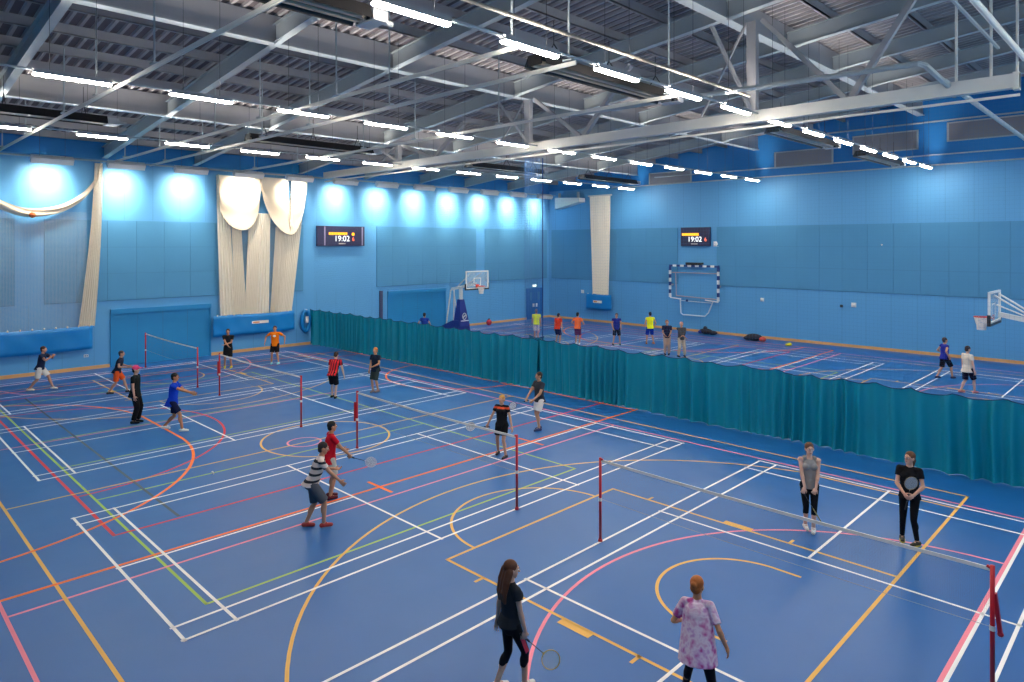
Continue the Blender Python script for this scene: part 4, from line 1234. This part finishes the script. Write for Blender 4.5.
# ---- nearest court
def red_flash(root, s, q):
    hj, K, A2, fd = q['lg'][1]
    side = fd.cross(V(0,0,1)).normalized()
    m = MB().bar((hj+(K-hj)*0.35+side*0.082)*s, (hj+(K-hj)*0.95+side*0.062)*s, 0.05, 0.012, up=side)
    m.build('red_side_panel', mat('flash_red', rgb(226, 60, 76), 0.7), root)
r, h = person('woman with long brown hair and black capri leggings at the bottom edge', (10.06, -4.24), 60, 1.63, True, (206, 158, 132), 0.006,
    fl_=(-0.09, -0.1), fr_=(0.1, 0.22), hl=(-0.24, -0.02, 0.80), hr=(0.24, 0.16, 0.80), head=(18, 6), grip=(False, True), gdir=(None, (0.25, 0.75, -0.75)),
    hair='long', haircol=(92, 52, 30), shirt=(40, 42, 46), sleeve=0.4, shirtlen=-0.045, legs=(20, 20, 24), legkind='leggings', legto=1.35, shoes=(232, 226, 216), soles=(236, 100, 70), extra=red_flash)
racket(h[1][0], h[1][1], 'racket with yellow throat held low by the long haired woman at the bottom edge', (228, 178, 70), (0.7, -0.7, 0.35))
FLORAL = blotch_mat('floral_pink', [rgb(190, 70, 140), rgb(208, 158, 184), rgb(222, 200, 208), rgb(196, 146, 186), rgb(180, 60, 130)], 9)
r, h = person('red haired person in a loose pink and white patterned top striding at the bottom edge', (12.0, -2.95), 30, 1.64, True, (204, 140, 100), 0.006,
    lean=14, side=-5, fl_=(-0.26, 0.26), fr_=(0.24, -0.2), hl=(-0.3, 0.28, 0.98), hr=(0.31, 0.1, 0.9), hair='bun', haircol=(176, 96, 40),
    shirt=FLORAL, shirtlen=0.105, shirtw=2.2, sleeve=0.75, legs=(26, 22, 30), legkind='leggings', legto=1.9, shoes=(60, 50, 60), head=(10, 10))
r, h = person('woman in grey tank top and black capris with both hands in front', (10.9, 3.25), 196, 1.72, True, (222, 172, 148), 0.006,
    fl_=(-0.06, 0.05), fr_=(0.07, -0.1), hl=(-0.07, 0.24, 0.83), hr=(0.10, 0.22, 0.80), ehl=(-1, -0.4, -0.2), ehr=(1, -0.4, -0.2), grip=(True, True), gdir=((-0.5, 0.35, -0.8), (-0.5, 0.35, -0.8)),
    hair='pony', haircol=(96, 60, 40), shirt=(150, 142, 136), sleeve=0, legs=(18, 20, 24), legkind='leggings', legto=1.32, shoes=(236, 226, 220), head=(-8, 4))
racket(h[1][0], h[1][1], 'racket with olive frame held across the hips of the woman in grey tank top', (130, 120, 50), (0.85, 0.5, 0.3))
r, h = person('woman dressed all in black holding a racket up across her chest', (12.44, 4.02), -142, 1.72, True, (214, 160, 134), 0.006,
    fl_=(-0.13, 0.08), fr_=(0.14, -0.06), fyaw=(30, -12), hl=(-0.10, 0.27, 1.0), hr=(0.06, 0.27, 1.0), ehl=(-1, -0.5, -0.4), ehr=(1, -0.5, -0.4), grip=(True, True), gdir=((0.1, 0.1, 1), (-0.2, 0.15, 1)),
    hair='pony', haircol=(96, 62, 40), shirt=(22, 22, 26), sleeve=0.5, legs=(18, 18, 22), legkind='leggings', legto=1.95, shoes=(60, 56, 44), soles=(200, 180, 60), head=(28, -4))
racket(h[1][0]-0.19*h[1][1].normalized(), h[1][1], 'racket with pale strings held upright before the chest of the woman in black', (170, 150, 120), (0.62, -0.78, 0.0))
# ---- middle court
STR = stripe_mat('black_white_bands', [(0.0, rgb(222, 200, 186)), (0.62, rgb(44, 44, 50))], 2, 0.125, 0.02)
r, h = person('person in black and cream banded top leaning forward, beside the man in red', (3.9, -3.5), 74, 1.74, False, (196, 138, 106), 0.008,
    lean=20, fl_=(-0.1, -0.12), fr_=(0.1, 0.22), fz=(0, 0.03), hl=(-0.18, 0.42, 1.08), hr=(0.2, 0.55, 0.92), head=(0, 8), hair='short', haircol=(40, 30, 28),
    shirt=STR, legs=(86, 88, 94), legto=0.95, shoes=(176, 60, 56), ehr=(0.4, -0.4, -1))
r, h = person('man in red t-shirt and cream shorts holding a racket out in front', (2.72, -2.44), 62, 1.7, False, (196, 138, 104), 0.008,
    lean=4, fl_=(-0.1, 0.04), fr_=(0.11, 0.0), hl=(-0.2, 0.34, 1.02), hr=(0.22, 0.40, 0.98), ehr=(0.4, -0.5, -1), ehl=(-0.4, -0.5, -1), grip=(False, True), gdir=(None, (0.2, 1, -0.35)),
    hair='short', haircol=(28, 24, 24), shirt=(210, 24, 40), shirtlen=0.05, legs=(196, 186, 172), legto=0.85, shoes=(96, 26, 34))
racket(h[1][0], h[1][1], 'thin pale racket held out low by the man in red t-shirt', (190, 180, 190))
BAND = stripe_mat('black_with_orange_band', [(0.0, rgb(26, 26, 28)), (0.76, rgb(226, 84, 50)), (0.79, rgb(26, 26, 28))], 2, 1.65, 0.0)
r, h = person('fair haired player in black with an orange chest band behind the middle net', (3.3, 2.3), 205, 1.64, True, (204, 150, 120), 0.008,
    fl_=(-0.18, 0.12), fr_=(0.18, -0.14), hl=(-0.36, 0.1, 0.88), hr=(0.36, 0.15, 0.9), grip=(False, True), gdir=(None, (0.5, 0.6, 0.1)), hair='short', haircol=(196, 142, 70),
    shirt=BAND, sleeve=0.5, legs=(22, 22, 24), legto=0.7, shoes=(60, 56, 60), head=(10, 0))
racket(h[1][0], h[1][1], 'pale racket held low by the fair haired player in black', (210, 200, 180))
r, h = person('man in charcoal t-shirt and white shorts standing by the curtain gap', (2.3, 4.85), 236, 1.76, False, (198, 146, 112), 0.008,
    fl_=(-0.08, 0.06), fr_=(0.09, -0.08), fz=(0, 0), hl=(-0.16, 0.3, 0.98), hr=(0.2, 0.32, 0.94), ehl=(-0.6, -0.6, -0.8), ehr=(0.6, -0.6, -0.8), grip=(False, True), gdir=(None, (0.1, 1, -0.2)),
    hair='short', haircol=(46, 32, 26), shirt=(58, 60, 66), legs=(232, 226, 216), legto=0.75, shoes=(70, 80, 120), head=(14, 0))
racket(h[1][0], h[1][1], 'thin racket held forward by the man in charcoal t-shirt', (90, 90, 100))
# ---- second court
VST = stripe_mat('red_black_stripes', [(0.0, rgb(206, 34, 44)), (0.62, rgb(30, 26, 30))], 0, 0.085, 1.0)
person('player in red and black striped shirt bending forward with back turned', (-5.87, 2.77), 8, 1.74, False, (214, 172, 150), 0.008,
    lean=30, fl_=(-0.1, 0.06), fr_=(0.09, -0.1), hl=(-0.3, 0.2, 0.78), hr=(0.3, 0.2, 0.78), head=(0, 24), hair='short', haircol=(60, 40, 34), shirt=VST, shirtlen=0.04,
    legs=(26, 26, 30), legto=0.95, shoes=(40, 46, 40), face=False)
person('ginger haired man in dark navy shirt and long grey green shorts by the curtain', (-5.63, 4.41), -148, 1.7, False, (204, 146, 108), 0.008,
    fl_=(-0.07, -0.04), fr_=(0.09, 0.08), hl=(-0.1, 0.27, 1.04), hr=(0.25, 0.1, 0.86), ehl=(-1, -0.3, -0.5), hair='short', haircol=(196, 120, 60), shirt=(26, 36, 54), shirtlen=0.04,
    legs=(52, 62, 60), legkind='shorts', legto=1.0, shoes=(150, 130, 130))
person('player in black with a pink peaked cap standing side on', (-7.2, -3.4), 84, 1.8, False, (196, 150, 128), 0.008,
    fl_=(-0.09, 0.02), fr_=(0.1, -0.03), hl=(-0.22, 0.02, 0.84), hr=(0.24, 0.06, 0.84), hair='short', haircol=(34, 28, 26), cap=(236, 70, 120), shirt=(26, 32, 34), shirtlen=0.05,
    legs=(22, 22, 26), legkind='trousers', legto=1.93, shoes=(24, 24, 28))
person('man in royal blue t-shirt and navy shorts striding with forearm held out', (-5.3, -2.8), 82, 1.8, False, (190, 128, 92), 0.008,
    lean=5, fl_=(-0.1, -0.42), fr_=(0.1, 0.14), fz=(0.05, 0), hl=(-0.2, 0.32, 1.06), hr=(0.22, 0.46, 1.12), ehr=(0.3, -0.4, -1), ehl=(-0.3, -0.4, -1), hair='short', haircol=(30, 26, 24),
    shirt=(24, 66, 190), shirtlen=0.06, legs=(20, 28, 60), legto=0.8, shoes=(238, 236, 230))
# ---- farthest court
person('player in navy top and white shorts striding before the blue vinyl at far left', (-15.05, -4.4), 78, 1.78, False, (196, 142, 116), 0.009,
    lean=10, fl_=(-0.1, 0.36), fr_=(0.1, -0.36), hl=(-0.12, 0.36, 1.28), hr=(0.1, 0.4, 1.26), ehl=(-1, 0, -0.8), ehr=(1, 0, -0.8), hair='short', haircol=(70, 44, 36), shirt=(34, 44, 70),
    legs=(234, 228, 218), legto=0.85, shoes=(226, 210, 190))
person('player in dark top and orange shorts lunging just behind the one in pink cap', (-12.3, -2.5), 74, 1.68, False, (186, 140, 116), 0.009,
    lean=14, fl_=(-0.1, 0.3), fr_=(0.1, -0.3), hl=(-0.26, 0.3, 1.0), hr=(0.26, 0.34, 1.04), hair='short', haircol=(60, 54, 60), shirt=(36, 40, 56), legs=(232, 92, 40), legto=0.85, shoes=(70, 60, 66))
person('man in black with yellow shoes and folded arms below the blue vinyl strip', (-14.6, 2.57), 168, 1.78, False, (190, 132, 100), 0.009,
    fl_=(-0.14, 0.0), fr_=(0.15, -0.06), hl=(0.06, 0.22, 1.08), hr=(-0.05, 0.25, 1.02), ehl=(-1, -0.2, -0.5), ehr=(1, -0.2, -0.5), hair='short', haircol=(60, 42, 34), shirt=(28, 30, 34), shirtlen=0.06,
    legs=(26, 28, 32), legto=0.95, shoes=(226, 206, 30))
person('player in bright orange t-shirt and black shorts with elbows out', (-14.06, 4.54), 176, 1.8, False, (196, 140, 106), 0.009,
    fl_=(-0.15, 0), fr_=(0.16, 0), hl=(-0.44, 0.08, 1.02), hr=(0.44, 0.06, 1.0), ehl=(-1, -0.6, 0.1), ehr=(1, -0.6, 0.1), hair='short', haircol=(46, 44, 60), shirt=(250, 126, 20), shirtlen=0.03,
    legs=(26, 22, 26), legto=0.85, shoes=(150, 220, 220),
    extra=lambda root, s, q: MB().ell((q['pel']+q['u']*0.36+q['fw']*0.118)*s, (0.07*s, 0.014*s, 0.05*s), q['BS']).build('chest_print', mat('print_white', rgb(240, 226, 206), 0.8), root, True))
# ---- beyond the curtain
def far(label, pos, phi, **k):
    k.setdefault('face', False)
    return person(label, pos, phi, vox=0.010, **k)
far('player in blue top seen from the chest up over the curtain near the basketball unit', (-14.2, 13.4), 10, H=1.76, shirt=(30, 60, 150), legs=(30, 34, 50), sleeve=0.5, haircol=(40, 32, 28), hl=(-0.36, 0.05, 0.95), hr=(0.36, 0.05, 0.95))
far('player in yellow bib and white shorts before the corner exit door', (-11.02, 19.18), 0, H=1.78, shirt=(214, 226, 40), sleeve=0.45, legs=(206, 190, 190), legto=0.95, haircol=(120, 90, 70))
far('player in red shirt and navy shorts over the curtain, second right of the corner door', (-8.85, 18.6), 40, H=1.76, lean=8, shirt=(206, 60, 40), legs=(30, 36, 80), legto=0.9, haircol=(40, 40, 56), fl_=(-0.2, 0.1), fr_=(0.2, -0.1))
far('player in orange bib over maroon shorts with back turned, between red and navy shirts', (-8.0, 19.3), 20, H=1.8, shirt=(236, 110, 60), legs=(96, 46, 90), legto=0.95, haircol=(30, 28, 32), hl=(-0.3, 0.2, 1.1), hr=(0.3, 0.2, 1.1), tw=15)
far('player in navy vest and black shorts below the straight cream net', (-6.3, 20.6), 180, H=1.8, shirt=(34, 44, 130), sleeve=0.3, legs=(26, 28, 44), legto=0.9, fl_=(-0.2, 0), fr_=(0.2, 0.05), hl=(-0.2, 0.25, 0.95), hr=(0.22, 0.25, 0.95), haircol=(60, 70, 80), shoes=(40, 40, 50), face=True)
far('player in bright yellow bib and blue shorts facing the far wall', (-5.2, 22.25), -8, H=1.82, shirt=(232, 236, 30), sleeve=0.3, legs=(30, 52, 160), legto=0.95, fl_=(-0.2, 0.0), fr_=(0.2, 0), haircol=(26, 28, 44), shoes=(220, 120, 60), hl=(-0.26, 0.12, 0.98), hr=(0.26, 0.12, 0.98))
far('person in navy top and beige trousers standing beside the one in grey', (-2.5, 19.65), 190, H=1.78, shirt=(30, 34, 62), sleeve=0.6, legs=(176, 150, 134), legkind='trousers', legto=1.9, haircol=(150, 96, 64), hl=(-0.1, 0.25, 1.0), hr=(0.12, 0.27, 1.02), shoes=(26, 26, 34), face=True)
far('person in grey and black jacket and beige trousers with arms folded', (-1.65, 19.6), 172, H=1.76, shirt=(72, 72, 76), sleeve=1.6, legs=(186, 170, 150), legkind='trousers', legto=1.9, haircol=(200, 150, 130), hl=(0.08, 0.26, 1.06), hr=(-0.06, 0.29, 1.02), ehl=(-1, -0.2, -0.5), ehr=(1, -0.2, -0.5), shoes=(30, 30, 36), fl_=(-0.16, 0), fr_=(0.16, 0), face=True)
far('player in blue and grey vest striding, left of the two on the right', (8.95, 22.55), 80, H=1.76, shirt=(40, 48, 150), sleeve=0.3, legs=(24, 24, 36), legto=0.95, fl_=(-0.1, -0.25), fr_=(0.1, 0.3), haircol=(60, 50, 54), shoes=(70, 60, 90), hl=(-0.3, 0.2, 1.0), hr=(0.3, -0.05, 0.95), tw=10)
far('player in pale cream t-shirt and black shorts over the curtain on the right', (10.28, 19.93), 82, H=1.8, shirt=(226, 212, 196), shirtlen=0.06, legs=(28, 24, 44), legto=0.95, fl_=(-0.1, -0.2), fr_=(0.1, 0.2), haircol=(56, 44, 50), skin=(214, 168, 150), shoes=(190, 120, 120), head=(0, 12))

# ------------------------------------------------------------------ camera and view
cam = bpy.data.cameras.new('camera'); co = bpy.data.objects.new('camera', cam); COL.objects.link(co)
co.location = (16.105, -10.251, 5.574)
co.rotation_euler = (PI/2, 0, 0.7797)
cam.sensor_fit = 'HORIZONTAL'; cam.sensor_width = 36.0
cam.lens = 681.04/1024*36.0
cam.shift_x = -0.431/1024; cam.shift_y = -96.65/1024
cam.clip_end = 200
SC.camera = co
wd = bpy.data.worlds.new('world'); SC.world = wd; wd.use_nodes = True
wd.node_tree.nodes['Background'].inputs[0].default_value = (0.35, 0.42, 0.5, 1)
wd.node_tree.nodes['Background'].inputs[1].default_value = 0.05
SC.view_settings.view_transform = 'Standard'
SC.view_settings.look = 'None'
SC.view_settings.gamma = 1.0
SC.view_settings.exposure = 0.42
SC.view_settings.use_curve_mapping = False
